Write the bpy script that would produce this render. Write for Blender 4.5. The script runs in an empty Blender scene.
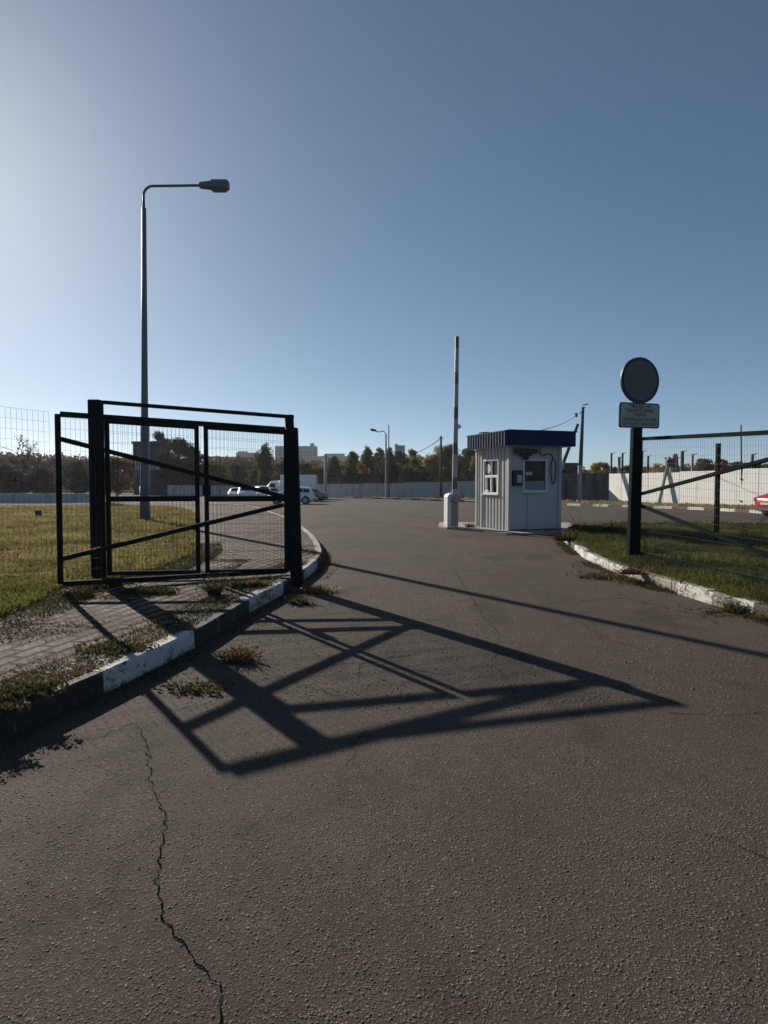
import bpy, bmesh, math, random
import numpy as np
from mathutils import Vector, Matrix
random.seed(7); rng = np.random.default_rng(7)
R = math.radians
sc = bpy.context.scene
COL = sc.collection

# ------------------------------------------------------------------ camera, sky, sun, exposure
F = 650.0; EYE = 1.5; HOR = 482.0
PITCH = math.atan((512 - HOR) / F)
cam = bpy.data.objects.new('camera', bpy.data.cameras.new('camera')); COL.objects.link(cam)
cam.location = (0, 0, EYE); cam.rotation_euler = (math.pi / 2 - PITCH, 0, 0)
cam.data.sensor_fit = 'VERTICAL'; cam.data.sensor_height = 36; cam.data.lens = F / 1024 * 36
cam.data.clip_start = 0.05; cam.data.clip_end = 4000
sc.camera = cam
SUN_AZ, SUN_EL = R(-34.1), R(22.5)          # azimuth from +Y (negative = left), elevation
to_sun = Vector((math.sin(SUN_AZ) * math.cos(SUN_EL), math.cos(SUN_AZ) * math.cos(SUN_EL), math.sin(SUN_EL)))
w = bpy.data.worlds.new('World'); sc.world = w; w.use_nodes = True
nt = w.node_tree; nt.nodes.clear()
sky = nt.nodes.new('ShaderNodeTexSky'); sky.sky_type = 'NISHITA'; sky.sun_disc = False
sky.sun_elevation = SUN_EL; sky.sun_rotation = SUN_AZ
sky.altitude = 0; sky.air_density = 0.5; sky.dust_density = 0.3; sky.ozone_density = 2.4
bg = nt.nodes.new('ShaderNodeBackground'); bg.inputs['Strength'].default_value = 0.081
wo = nt.nodes.new('ShaderNodeOutputWorld')
gm = nt.nodes.new('ShaderNodeGamma'); gm.inputs[1].default_value = .78
tint = nt.nodes.new('ShaderNodeMix'); tint.data_type = 'RGBA'; tint.blend_type = 'MULTIPLY'; tint.inputs[0].default_value = 1; tint.inputs[7].default_value = (.92, 1.045, 1.06, 1)
nt.links.new(sky.outputs[0], gm.inputs[0]); nt.links.new(gm.outputs[0], tint.inputs[6]); nt.links.new(tint.outputs[2], bg.inputs[0]); nt.links.new(bg.outputs[0], wo.inputs[0])
sl = bpy.data.lights.new('sun', 'SUN'); sl.energy = 5.0; sl.angle = R(0.4); sl.color = (1, 0.91, 0.79)
sun = bpy.data.objects.new('sun', sl); COL.objects.link(sun)
sun.rotation_euler = (-to_sun).to_track_quat('-Z', 'Y').to_euler(); sun.location = (-30, 50, 40)
sc.view_settings.view_transform = 'Standard'; sc.view_settings.look = 'None'
sc.view_settings.exposure = 0.5; sc.view_settings.gamma = 1; sc.view_settings.use_curve_mapping = False
sc.cycles.max_bounces = 6; sc.cycles.use_denoising = True
sc.cycles.volume_bounces = 0

# ------------------------------------------------------------------ helpers: survey, meshes, tags
def T(y):                                    # the lot falls gently away beyond the booth
    return -0.6 * min(max((y - 24) / 36.0, 0), 1)
def ray(px, py):
    a = (px - 384) / F; b = (512 - py) / F
    cp, sp = math.cos(PITCH), math.sin(PITCH)
    return Vector((a, cp + b * sp, -sp + b * cp))
def at(px, py, Y):
    d = ray(px, py); return Vector((0, 0, EYE)) + d * (Y / d.y)
def gnd(px, py, dz=0.0):
    d = ray(px, py); y = 10.0
    for _ in range(60):
        y = 0.5 * y + 0.5 * (T(y) + dz - EYE) / d.z * d.y
    return Vector((d.x / d.y * y, y, T(y) + dz))

def tag(o, label=None, cat=None, group=None, kind=None):
    if label: o['label'] = label
    if cat: o['category'] = cat
    if group: o['group'] = group
    if kind: o['kind'] = kind
    return o
def empty(name, loc, rz=0, label=None, cat=None, group=None):
    o = bpy.data.objects.new(name, None); COL.objects.link(o)
    o.location = loc; o.rotation_euler = (0, 0, rz); o.empty_display_size = 0.2
    return tag(o, label, cat, group)

class MB:
    def __init__(s): s.v = []; s.f = []; s.m = []
    def add(s, vs, fs, mi=0):
        n = len(s.v); s.v += [tuple(v) for v in vs]
        s.f += [tuple(i + n for i in f) for f in fs]; s.m += [mi] * len(fs); return s
    def box(s, c, d, rz=0, mi=0, bev=0.0, M=None):
        hx, hy, hz = d[0] / 2, d[1] / 2, d[2] / 2
        bev = min(bev, hx * .45, hy * .45, hz * .45)
        if bev > 0:
            bm = bmesh.new(); bmesh.ops.create_cube(bm, size=1)
            for v in bm.verts: v.co = Vector((v.co.x * d[0], v.co.y * d[1], v.co.z * d[2]))
            bmesh.ops.bevel(bm, geom=list(bm.edges), offset=bev, segments=2, affect='EDGES')
            bm.verts.index_update()
            vs = [v.co.copy() for v in bm.verts]; fs = [[v.index for v in f.verts] for f in bm.faces]; bm.free()
        else:
            vs = [Vector((x * hx, y * hy, z * hz)) for z in (-1, 1) for y in (-1, 1) for x in (-1, 1)]
            fs = [(0, 2, 3, 1), (4, 5, 7, 6), (0, 1, 5, 4), (2, 6, 7, 3), (0, 4, 6, 2), (1, 3, 7, 5)]
        Rm = Matrix.Rotation(rz, 3, 'Z') if M is None else M
        return s.add([Rm @ v + Vector(c) for v in vs], fs, mi)
    def bar(s, a, b, wd, ht=None, up=(0, 0, 1), mi=0, bev=0.0):     # rectangular bar a->b
        a, b = Vector(a), Vector(b); ht = wd if ht is None else ht
        z = (b - a).normalized(); up = Vector(up)
        if abs(z.dot(up)) > .98: up = Vector((0, 1, 0)) if abs(z.y) < .9 else Vector((1, 0, 0))
        x = up.cross(z).normalized(); y = z.cross(x)
        M = Matrix((x, y, z)).transposed()
        return s.box((a + b) / 2, (wd, ht, (b - a).length), mi=mi, bev=bev, M=M)
    def tube(s, pts, r, n=8, mi=0, cap=True):
        pts = [Vector(p) for p in pts]; rs = r if isinstance(r, (list, tuple)) else [r] * len(pts)
        base = []; px = None
        for i, p in enumerate(pts):
            t = (pts[min(i + 1, len(pts) - 1)] - pts[max(i - 1, 0)]).normalized()
            if px is None:
                px = t.orthogonal().normalized()
            px = (px - t * px.dot(t)).normalized(); py = t.cross(px)
            base.append([p + (px * math.cos(2 * math.pi * k / n) + py * math.sin(2 * math.pi * k / n)) * rs[i] for k in range(n)])
        vs = [v for ring in base for v in ring]
        fs = [(i * n + k, i * n + (k + 1) % n, (i + 1) * n + (k + 1) % n, (i + 1) * n + k) for i in range(len(pts) - 1) for k in range(n)]
        if cap: fs += [tuple(range(n))[::-1], tuple((len(pts) - 1) * n + k for k in range(n))]
        return s.add(vs, fs, mi)
    def disc(s, c, r, th, axis, n=40, mi=0):
        c = Vector(c); axis = Vector(axis).normalized()
        return s.tube([c - axis * th / 2, c + axis * th / 2], r, n, mi)
    def build(s, name, mats, parent=None, smooth=False, label=None):
        me = bpy.data.meshes.new(name); 
        me.from_pydata(s.v, [], s.f)
        for m in (mats if isinstance(mats, (list, tuple)) else [mats]): me.materials.append(m)
        if any(s.m): me.polygons.foreach_set('material_index', s.m)
        if smooth: me.polygons.foreach_set('use_smooth', [True] * len(s.f))
        o = bpy.data.objects.new(name, me); COL.objects.link(o)
        if parent is not None:
            o.parent = parent
        if label: o['label'] = label
        return o
def world_to(root, mb):                       # verts given in world space -> space of a root without rotation
    L = Vector(root.location); mb.v = [tuple(Vector(v) - L) for v in mb.v]; return mb
def copy_tree(o, parent=None):
    c = o.copy(); COL.objects.link(c); c.parent = parent
    for ch in [k for k in bpy.data.objects if k.parent == o]: copy_tree(ch, c)
    return c

# ------------------------------------------------------------------ materials
class NT:
    def __init__(s, name):
        s.m = bpy.data.materials.new(name); s.m.use_nodes = True; s.t = s.m.node_tree
        s.b = s.t.nodes['Principled BSDF']; s.o = s.t.nodes['Material Output']
        s.tc = s.t.nodes.new('ShaderNodeTexCoord')
    def n(s, typ, **kw):
        nd = s.t.nodes.new(typ)
        for k, v in kw.items():
            if k.startswith('_'): setattr(nd, k[1:], v)
            else: nd.inputs[k.replace('__', ' ')].default_value = v
        return nd
    def l(s, a, b): s.t.links.new(a, b)
    def co(s, scale=(1, 1, 1), rot=(0, 0, 0), loc=(0, 0, 0)):
        mp = s.n('ShaderNodeMapping'); mp.inputs['Scale'].default_value = scale; mp.inputs['Rotation'].default_value = rot
        mp.inputs['Location'].default_value = loc
        s.l(s.tc.outputs['Object'], mp.inputs['Vector']); return mp.outputs[0]
    def noise(s, scale, detail=4, rough=.5, co=None, dist=0):
        nd = s.n('ShaderNodeTexNoise', Scale=scale, Detail=detail, Roughness=rough, Distortion=dist)
        s.l(co if co else s.tc.outputs['Object'], nd.inputs['Vector']); return nd.outputs[0]
    def vor(s, scale, feature='F1', out=0, co=None, rnd=1):
        nd = s.n('ShaderNodeTexVoronoi', _feature=feature, Scale=scale, Randomness=rnd)
        s.l(co if co else s.tc.outputs['Object'], nd.inputs['Vector']); return nd.outputs[out]
    def ramp(s, fac, stops, interp='LINEAR'):
        nd = s.n('ShaderNodeValToRGB'); cr = nd.color_ramp; cr.interpolation = interp
        while len(cr.elements) < len(stops): cr.elements.new(.5)
        for e, (p, c) in zip(cr.elements, stops):
            e.position = p; e.color = (*c, 1) if len(c) == 3 else c
        s.l(fac, nd.inputs[0]); return nd.outputs[0]
    def mix(s, fac, a, b, mode='MIX'):
        nd = s.n('ShaderNodeMix', _data_type='RGBA', _blend_type=mode)
        for v, i in ((fac, 0), (a, 6), (b, 7)):
            if isinstance(v, (int, float)): nd.inputs[i].default_value = v
            elif isinstance(v, tuple): nd.inputs[i].default_value = (*v, 1)
            else: s.l(v, nd.inputs[i])
        return nd.outputs[2]
    def math(s, op, a, b=0.0):
        nd = s.n('ShaderNodeMath', _operation=op)
        for v, i in ((a, 0), (b, 1)):
            if isinstance(v, (int, float)): nd.inputs[i].default_value = v
            else: s.l(v, nd.inputs[i])
        return nd.outputs[0]
    def bump(s, h, strength=.3, dist=.01, prev=None):
        nd = s.n('ShaderNodeBump', Strength=strength, Distance=dist); s.l(h, nd.inputs['Height'])
        if prev: s.l(prev, nd.inputs['Normal'])
        return nd.outputs[0]
    def fin(s, col=None, rough=None, normal=None, metal=0, spec=None):
        if col is not None:
            if isinstance(col, tuple): s.b.inputs['Base Color'].default_value = (*col, 1)
            else: s.l(col, s.b.inputs['Base Color'])
        if rough is not None:
            if isinstance(rough, (int, float)): s.b.inputs['Roughness'].default_value = rough
            else: s.l(rough, s.b.inputs['Roughness'])
        if normal: s.l(normal, s.b.inputs['Normal'])
        s.b.inputs['Metallic'].default_value = metal
        if spec is not None: s.b.inputs['Specular IOR Level'].default_value = spec
        return s.m
c3 = lambda c, k: tuple(min(1, x * k) for x in c)
def simple(name, c, rough=.6, metal=0, var=.25, scale=6, bump=.15, bs=40, spec=None, dirt=None):
    n = NT(name)
    col = n.mix(n.noise(scale, 6, .6), c3(c, 1 - var), c3(c, 1 + var))
    if dirt:
        col = n.mix(n.ramp(n.noise(scale * 2.3, 8, .7), [(.5, (0, 0, 0)), (.7, (1, 1, 1))]), col, dirt)
    return n.fin(col, rough, n.bump(n.noise(bs, 4), bump, .01) if bump else None, metal, spec)

def m_asphalt():
    n = NT('asphalt')
    big = n.noise(.35, 5, .6)
    tone = n.ramp(n.math('ADD', n.math('MULTIPLY', big, .6), n.math('MULTIPLY', n.noise(2.6, 6, .65), .4)), [(.36, (.78, .76, .74)), (.5, (1, 1, 1)), (.64, (1.22, 1.2, 1.17))])
    warp = n.n('ShaderNodeVectorMath', _operation='ADD')
    nz = n.n('ShaderNodeTexNoise', Scale=60, Detail=3, Roughness=.7); n.l(n.tc.outputs['Object'], nz.inputs['Vector'])
    sc_ = n.n('ShaderNodeVectorMath', _operation='SCALE'); sc_.inputs[3].default_value = .016
    n.l(nz.outputs[1], sc_.inputs[0]); n.l(n.tc.outputs['Object'], warp.inputs[0]); n.l(sc_.outputs[0], warp.inputs[1])
    W_ = warp.outputs[0]
    wear = n.ramp(n.noise(1.1, 5, .65), [(.32, (.15, .15, .15)), (.62, (1, 1, 1))])
    def layer(scale, keep):
        d = n.vor(scale, 'F1', 0, W_); c = n.vor(scale, 'F1', 1, W_); sp_ = n.n('ShaderNodeSeparateColor'); n.l(c, sp_.inputs[0])
        has = n.ramp(sp_.outputs[0], [(keep, (0, 0, 0)), (keep + .04, (1, 1, 1))])
        dome = n.ramp(d, [(.30, (1, 1, 1)), (.52, (0, 0, 0))])
        return n.math('MULTIPLY', has, dome), sp_.outputs[1]
    s1, c1 = layer(62, .55); s2, c2 = layer(125, .30)
    s1 = n.math('MULTIPLY', s1, wear)
    stone = n.math('MAXIMUM', s1, s2)
    sr = [(0, (.085, .068, .055)), (.5, (.135, .110, .090)), (.85, (.18, .155, .13)), (.95, (.25, .225, .20)), (.985, (.36, .35, .33))]
    scol = n.mix(s1, n.ramp(c2, sr), n.ramp(c1, sr))
    binder = n.mix(n.noise(300, 3, .8), (.030, .023, .018), (.12, .096, .077))
    col = n.mix(stone, binder, scol)
    col = n.mix(1.0, col, tone, 'MULTIPLY')
    pitn = n.noise(22, 9, .85); pit = n.ramp(pitn, [(.30, (0, 0, 0)), (.40, (1, 1, 1))])
    col = n.mix(pit, (.010, .008, .007), col)  # pits darkened in the colour: painted occlusion between stones, plus dark tar
    stain = n.ramp(n.noise(.9, 5, .6, n.co((1, .6, 1), loc=(5, 3, 0))), [(.57, (1, 1, 1)), (.62, (.78, .76, .76)), (.74, (.55, .53, .53))])
    col = n.mix(1.0, col, stain, 'MULTIPLY')
    cw = n.n('ShaderNodeVectorMath', _operation='ADD'); cz = n.n('ShaderNodeTexNoise', Scale=2.2, Detail=6, Roughness=.7)
    n.l(n.tc.outputs['Object'], cz.inputs['Vector']); cs = n.n('ShaderNodeVectorMath', _operation='SCALE'); cs.inputs[3].default_value = .45
    n.l(cz.outputs[1], cs.inputs[0]); n.l(n.tc.outputs['Object'], cw.inputs[0]); n.l(cs.outputs[0], cw.inputs[1])
    ed = n.vor(.55, 'DISTANCE_TO_EDGE', 0, cw.outputs[0])
    line = n.ramp(ed, [(.002, (1, 1, 1)), (.007, (0, 0, 0))])
    msk = n.ramp(n.noise(.5, 2, .5, n.co(loc=(3, 1, 0))), [(.55, (0, 0, 0)), (.62, (1, 1, 1))])
    lm = n.math('MULTIPLY', line, msk); col = n.mix(lm, col, (.02, .018, .016))
    h = n.math('ADD', n.math('MULTIPLY', s1, 1.0), n.math('MULTIPLY', s2, .45))
    h = n.math('ADD', h, n.math('MULTIPLY', n.noise(160, 4, .8), .5)); h = n.math('ADD', h, n.math('MULTIPLY', pit, .7))
    h = n.math('SUBTRACT', h, n.math('MULTIPLY', lm, 1.5))
    nm = n.bump(h, 1.0, .012); nm = n.bump(n.noise(4, 4), .25, .03, nm)
    return n.fin(col, .85, nm, spec=.12)
def m_pavers():
    n = NT('paving_bricks'); co = n.co(rot=(0, 0, R(-78)))
    br = n.n('ShaderNodeTexBrick', Scale=1.0); n.l(co, br.inputs['Vector'])
    br.inputs['Color1'].default_value = (.12, .095, .077, 1); br.inputs['Color2'].default_value = (.21, .17, .14, 1)
    br.inputs['Mortar'].default_value = (.012, .010, .008, 1)
    br.inputs['Brick Width'].default_value = .34; br.inputs['Row Height'].default_value = .155; br.inputs['Mortar Size'].default_value = .026; br.inputs['Mortar Smooth'].default_value = .15; br.inputs['Bias'].default_value = 0
    col = n.mix(n.ramp(n.noise(2.2, 6, .7), [(.50, (0, 0, 0)), (.56, (.85, .85, .85))]), br.outputs[0], (.055, .042, .028))
    col = n.mix(n.ramp(n.noise(17, 8, .85), [(.50, (0, 0, 0)), (.62, (.8, .8, .8))]), col, (.045, .035, .022))
    h = n.math('SUBTRACT', n.math('MULTIPLY', n.noise(60, 4), .3), br.outputs['Fac'])
    return n.fin(n.mix(br.outputs['Fac'], col, (.012, .010, .008)), .9, n.bump(h, .6, .007), spec=.08)
def m_grassground(name, a, b, c):
    n = NT(name)
    col = n.mix(n.ramp(n.noise(.45, 6, .6), [(.35, (0, 0, 0)), (.65, (1, 1, 1))]), a, b)
    col = n.mix(n.ramp(n.noise(6, 8, .75), [(.4, (0, 0, 0)), (.65, (1, 1, 1))]), col, c)
    col = n.mix(n.ramp(n.noise(50, 4, .7), [(.35, (0, 0, 0)), (.7, (1, 1, 1))]), c3(a, .5) , col)
    return n.fin(col, .95, n.bump(n.noise(18, 8, .8), 1, .08), spec=.1)
def m_kerb_white():
    n = NT('kerb_white_paint')
    chip = n.ramp(n.math('ADD', n.noise(13, 9, .8), n.math('MULTIPLY', n.noise(2.5, 3, .6), .35)), [(.715, (0, 0, 0)), (.74, (1, 1, 1))])
    col = n.mix(chip, n.mix(n.noise(9, 5), (.44, .43, .40), (.66, .65, .62)), n.mix(n.noise(30), (.12, .1, .08), (.24, .2, .16)))
    return n.fin(col, .8, n.bump(n.math('SUBTRACT', n.math('MULTIPLY', n.noise(40, 6, .8), .5), n.math('MULTIPLY', chip, .6)), .8, .015), spec=.15)
def m_kerb_black():
    n = NT('kerb_black_paint')
    chip = n.ramp(n.noise(9, 9, .75), [(.56, (0, 0, 0)), (.62, (1, 1, 1))])
    col = n.mix(chip, (.022, .021, .02), n.mix(n.noise(30), (.08, .07, .06), (.2, .17, .14)))
    return n.fin(col, .8, n.bump(n.noise(40, 6, .8), .6, .015))
def m_leaf(name, a, b, tr=.45):
    n = NT(name)
    if name.startswith('leaf_'): a, b = c3(a, 1.35), c3(b, 1.35)
    oi = n.n('ShaderNodeObjectInfo')
    f = n.math('ADD', n.math('MULTIPLY', n.noise(.55, 4, .7), .75), n.math('MULTIPLY', n.noise(7, 2), .3))
    col = n.mix(n.ramp(f, [(.38, (0, 0, 0)), (.66, (1, 1, 1))]), a, b)
    d = n.n('ShaderNodeBsdfDiffuse'); t = n.n('ShaderNodeBsdfTranslucent'); mx = n.n('ShaderNodeMixShader')
    mx.inputs[0].default_value = tr
    n.l(col, d.inputs[0]); n.l(col, t.inputs[0]); n.l(d.outputs[0], mx.inputs[1]); n.l(t.outputs[0], mx.inputs[2])
    n.l(mx.outputs[0], n.o.inputs[0]); return n.m
def m_oldwall(name, a, b, dark, rows=True, dirtlev=.6):
    n = NT(name); 
    col = n.mix(n.noise(1.1, 7, .65), a, b)
    stain = n.ramp(n.noise(1.0, 7, .65, n.co((1.6, 1.6, .35))), [(dirtlev - .08, (0, 0, 0)), (dirtlev + .1, (1, 1, 1))])
    col = n.mix(stain, col, dark)
    return n.fin(col, .9, n.bump(n.noise(9, 8, .7), .5, .03))
def m_stripes_ribs(name, c, c2):
    n = NT(name)
    col = n.mix(n.noise(2.5, 6, .6, n.co((2, 2, .5))), c3(c, .82), c)
    col = n.mix(n.ramp(n.noise(5, 8, .75), [(.6, (0, 0, 0)), (.75, (1, 1, 1))]), col, c2)
    return n.fin(col, .45, None, spec=.4)
def m_glass(name='window_glass', c=(.004, .004, .004)):
    n = NT(name); n.b.inputs['Base Color'].default_value = (*c, 1); n.b.inputs['Roughness'].default_value = .06
    n.b.inputs['Specular IOR Level'].default_value = .18
    n.l(n.bump(n.noise(3, 2), .06, .02), n.b.inputs['Normal']); return n.m

M = dict(
    asphalt=m_asphalt(), pavers=m_pavers(),
    field=m_grassground('dry_grass_ground', (.075, .062, .03), (.11, .085, .045), (.07, .05, .028)),
    verge=m_grassground('green_grass_ground', (.018, .022, .009), (.035, .036, .014), (.03, .024, .014)),
    soil=m_grassground('far_ground', (.09, .08, .045), (.11, .095, .055), (.08, .065, .04)),
    kw=m_kerb_white(), kb=m_kerb_black(),
    conc=simple('old_concrete', (.27, .24, .20), .9, var=.3, scale=4, bump=.4, dirt=(.14, .12, .09)),
    crack=simple('crack_fill', (.006, .005, .005), 1, bump=0, spec=0.0),
    gate=simple('dark_green_gate_paint', (.017, .020, .020), .85, var=.4, scale=9, bump=.2, dirt=(.018, .015, .012), spec=.03),
    gate2=simple('green_gate_paint', (.007, .014, .013), .85, var=.3, scale=9, bump=.2, spec=.02),
    wire=simple('gate_mesh_wire', (.012, .015, .015), .5, var=.3, bump=0),
    wire2=simple('galvanised_wire', (.12, .13, .14), .5, 0, var=.2, bump=0),
    lamp=simple('lamp_pole_paint', (.10, .11, .13), .5, .0, var=.3, scale=2),
    lamph=simple('lamp_head_casing', (.10, .11, .13), .5, .0),
    lens=m_glass('lamp_lens', (.15, .16, .17)),
    tin=m_stripes_ribs('painted_corrugated_sheet', (.50, .49, .465), (.30, .28, .25)),
    blue=simple('blue_roof_sheet', (.001, .018, .075), .7, var=.3, scale=3, bump=.05, dirt=(.006, .026, .075), spec=.2),
    white=simple('white_frame_plastic', (.70, .70, .69), .5, var=.12, dirt=(.45, .44, .42)),
    glass=m_glass(), black=simple('black_box_paint', (.012, .012, .014), .5),
    paper=simple('paper_notice', (.5, .5, .5), .8, bump=0),
    box=simple('barrier_cabinet_paint', (.66, .66, .65), .5, var=.15, dirt=(.35, .33, .30)),
    boxg=simple('barrier_cabinet_grey', (.22, .22, .22), .5), red=simple('boom_red_band', (.13, .065, .06), .6, dirt=(.26, .2, .19)),
    boomw=simple('boom_white_band', (.34, .34, .35), .5, dirt=(.3, .3, .3)),
    signrim=simple('sign_rim_paint', (.012, .012, .022), .5), signface=simple('sign_face_grey', (.11, .105, .10), .6, var=.12, bump=0),
    plate=simple('text_plate_face', (.40, .40, .34), .6, var=.15, bump=0),
    polec=simple('pole_concrete', (.36, .35, .33), .9, var=.25, scale=1.5), wood=simple('dark_wood_pole', (.05, .043, .036), .9, var=.3, scale=2),
    wallg=m_oldwall('grey_panel_wall', (.42, .42, .41), (.58, .58, .57), (.20, .19, .18)),
    wallw=m_oldwall('whitewashed_wall', (.66, .65, .61), (.80, .79, .75), (.42, .38, .33), dirtlev=.66),
    walld=m_oldwall('soot_dark_wall', (.10, .095, .09), (.19, .18, .17), (.04, .036, .034), dirtlev=.5),
    maroon=simple('maroon_shed_cladding', (.05, .028, .022), .8, scale=1),
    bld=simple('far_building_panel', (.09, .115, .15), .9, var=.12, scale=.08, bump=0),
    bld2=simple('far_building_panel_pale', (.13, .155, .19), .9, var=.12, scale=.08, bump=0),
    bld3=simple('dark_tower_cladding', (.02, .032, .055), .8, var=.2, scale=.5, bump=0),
    bwin=m_glass('far_window_glass', (.06, .07, .09)), bwin2=simple('lower_window_pale', (.34, .38, .44), .4, bump=0),
    bark=simple('bark', (.055, .043, .034), .95, var=.4, scale=3, bump=.5, bs=15),
    l_green=m_leaf('leaf_green', (.030, .042, .012), (.085, .095, .030)),
    l_olive=m_leaf('leaf_olive', (.045, .045, .015), (.13, .11, .035)),
    l_yel=m_leaf('leaf_yellow', (.12, .08, .015), (.34, .21, .04)),
    l_org=m_leaf('leaf_orange', (.13, .05, .014), (.32, .13, .03)),
    l_brown=m_leaf('leaf_brown', (.045, .034, .022), (.10, .07, .045)),
    l_rust=m_leaf('leaf_rust', (.07, .042, .022), (.17, .095, .045)),
    l_dark=m_leaf('leaf_dark', (.016, .022, .010), (.045, .05, .020)),
    g_blade=m_leaf('grass_blade_green', (.035, .05, .012), (.20, .20, .055), .5),
    g_dry=m_leaf('grass_blade_dry', (.10, .085, .035), (.38, .30, .15), .45),
    g_weed=m_leaf('weed_leaf', (.03, .033, .015), (.11, .095, .045), .35),
    g_blade2=m_leaf('verge_blade_green', (.026, .040, .012), (.16, .175, .055), .42),
    litter=m_leaf('dead_leaf', (.04, .027, .016), (.17, .105, .06), .2),
    grit=simple('paint_flakes', (.6, .59, .56), .8, bump=0),
    cwhite=simple('white_car_paint', (.82, .82, .82), .25, var=.03, bump=0, spec=.6), cgrey=simple('grey_car_paint', (.12, .13, .14), .3, var=.03, bump=0, spec=.6),
    cred=simple('red_car_paint', (.38, .025, .02), .25, var=.05, bump=0, spec=.6), cdark=simple('dark_car_paint', (.02, .022, .03), .25, var=.05, bump=0, spec=.6),
    rubber=simple('tyre_rubber', (.012, .012, .012), .9), rim=simple('wheel_rim', (.35, .35, .36), .35, .8, bump=0), lampr=simple('tail_lamp', (.25, .01, .01), .3, bump=0),
    lampw=simple('head_lamp', (.5, .5, .5), .2, bump=0), trim=simple('black_trim', (.015, .015, .016), .7),
)

# ------------------------------------------------------------------ ground sheets
def sheet(name, poly, z, mat, thick=0.0, kind='structure', jitter=0):
    bm = bmesh.new(); vs = [bm.verts.new((p[0], p[1], 0)) for p in poly]; f = bm.faces.new(vs)
    if f.normal.z < 0: f.normal_flip()
    for y in (24, 60):
        bmesh.ops.bisect_plane(bm, geom=bm.verts[:] + bm.edges[:] + bm.faces[:], plane_co=(0, y, 0), plane_no=(0, 1, 0))
    bmesh.ops.triangulate(bm, faces=bm.faces[:])
    for v in bm.verts: v.co.z = T(v.co.y) + z
    bmesh.ops.recalc_face_normals(bm, faces=bm.faces[:])
    if sum(f.normal.z for f in bm.faces) < 0: bmesh.ops.reverse_faces(bm, faces=bm.faces[:])
    me = bpy.data.meshes.new(name); bm.to_mesh(me); bm.free(); me.materials.append(mat)
    o = bpy.data.objects.new(name, me); COL.objects.link(o); o['kind'] = kind; return o
def smooth_line(pts, n=8):                    # Catmull-Rom
    out = []; P = [Vector(p) for p in pts]
    for i in range(len(P) - 1):
        p0, p1, p2, p3 = P[max(i - 1, 0)], P[i], P[i + 1], P[min(i + 2, len(P) - 1)]
        for k in range(n):
            t = k / n
            out.append(.5 * ((2 * p1) + (p2 - p0) * t + (2 * p0 - 5 * p1 + 4 * p2 - p3) * t * t + (3 * p1 - p0 - 3 * p2 + p3) * t ** 3))
    out.append(P[-1]); return out
def offset_line(L, d):                        # positive = to the left of travel
    out = []
    for i, p in enumerate(L):
        t = (L[min(i + 1, len(L) - 1)] - L[max(i - 1, 0)]); t.z = 0; t.normalize()
        out.append(p + Vector((-t.y, t.x, 0)) * d)
    return out
KH = .16
g_ = lambda px, py: gnd(px, py).xy.to_3d()
# left kerb: line where its face meets the road, from behind the camera to the far end of the pavement
kl = smooth_line([Vector((-2.75, -3, 0)), Vector((-2.5, 1, 0)), g_(0, 746), g_(104, 694), g_(195, 648), g_(250, 613), g_(284, 594), g_(304, 580), g_(319, 566), g_(321, 553),
                  g_(306, 534), g_(277, 517), g_(244, 507), g_(190, 501.5)], 8)
kr = smooth_line([Vector((4.15, -3, 0)), Vector((4.25, 3, 0)), g_(768, 620), g_(720, 607), g_(665, 590), g_(628, 578), g_(596, 565), g_(574, 551), g_(563, 541), g_(564, 534.5), g_(580, 529.5), g_(640, 527), g_(700, 526.5), g_(768, 528), g_(900, 534)], 8)
side_w = smooth_line([Vector((-4.4, -3, 0)), Vector((-4.4, 3, 0)), g_(0, 633), g_(60, 601), g_(120, 590), g_(169, 574), g_(196, 558), g_(194, 540), g_(197, 520), g_(170, 509), g_(90, 504)], 8)
far_kerb = [g_(343, 498.0), g_(390, 499.2), g_(445, 501.2), g_(500, 503.0), g_(559, 505.2), g_(617, 507), g_(676, 509), g_(720, 511), g_(768, 514), g_(840, 521), g_(960, 532)]
road_poly = [(-2.75, -3), (4.15, -3)]
LL = [p for p in kl]; RR = [p for p in kr]
sheet('ground', [(-740, -40), (740, -40), (740, 890), (-740, 890)], -.06, M['soil'])
fk = far_kerb
road = sheet('road', [p.xy[:] for p in RR] + [(40, fk[-1].y)] + [p.xy[:] for p in fk[::-1]] + [(-7, 99), (-45, 99), (-60, 60)] + [p.xy[:] for p in LL[::-1]], 0, M['asphalt'])
# pavement and lawns
kli = offset_line(kl, .14); kri = offset_line(kr, -.14)
sheet('pavement', [p.xy[:] for p in kli] + [p.xy[:] for p in side_w[::-1]], KH - .006, M['pavers'])
sheet('lawn', [p.xy[:] for p in side_w] + [(-30, 58), (-75, 62), (-75, -3)], KH - .012, M['field'])
sheet('verge', [p.xy[:] for p in kri] + [(40, kri[-1].y), (40, -3)], .125, M['verge'])
sheet('far_verge', [p.xy[:] for p in far_kerb] + [(60, 20), (75, 140), (-5, 140)], .09, M['verge'])

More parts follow.
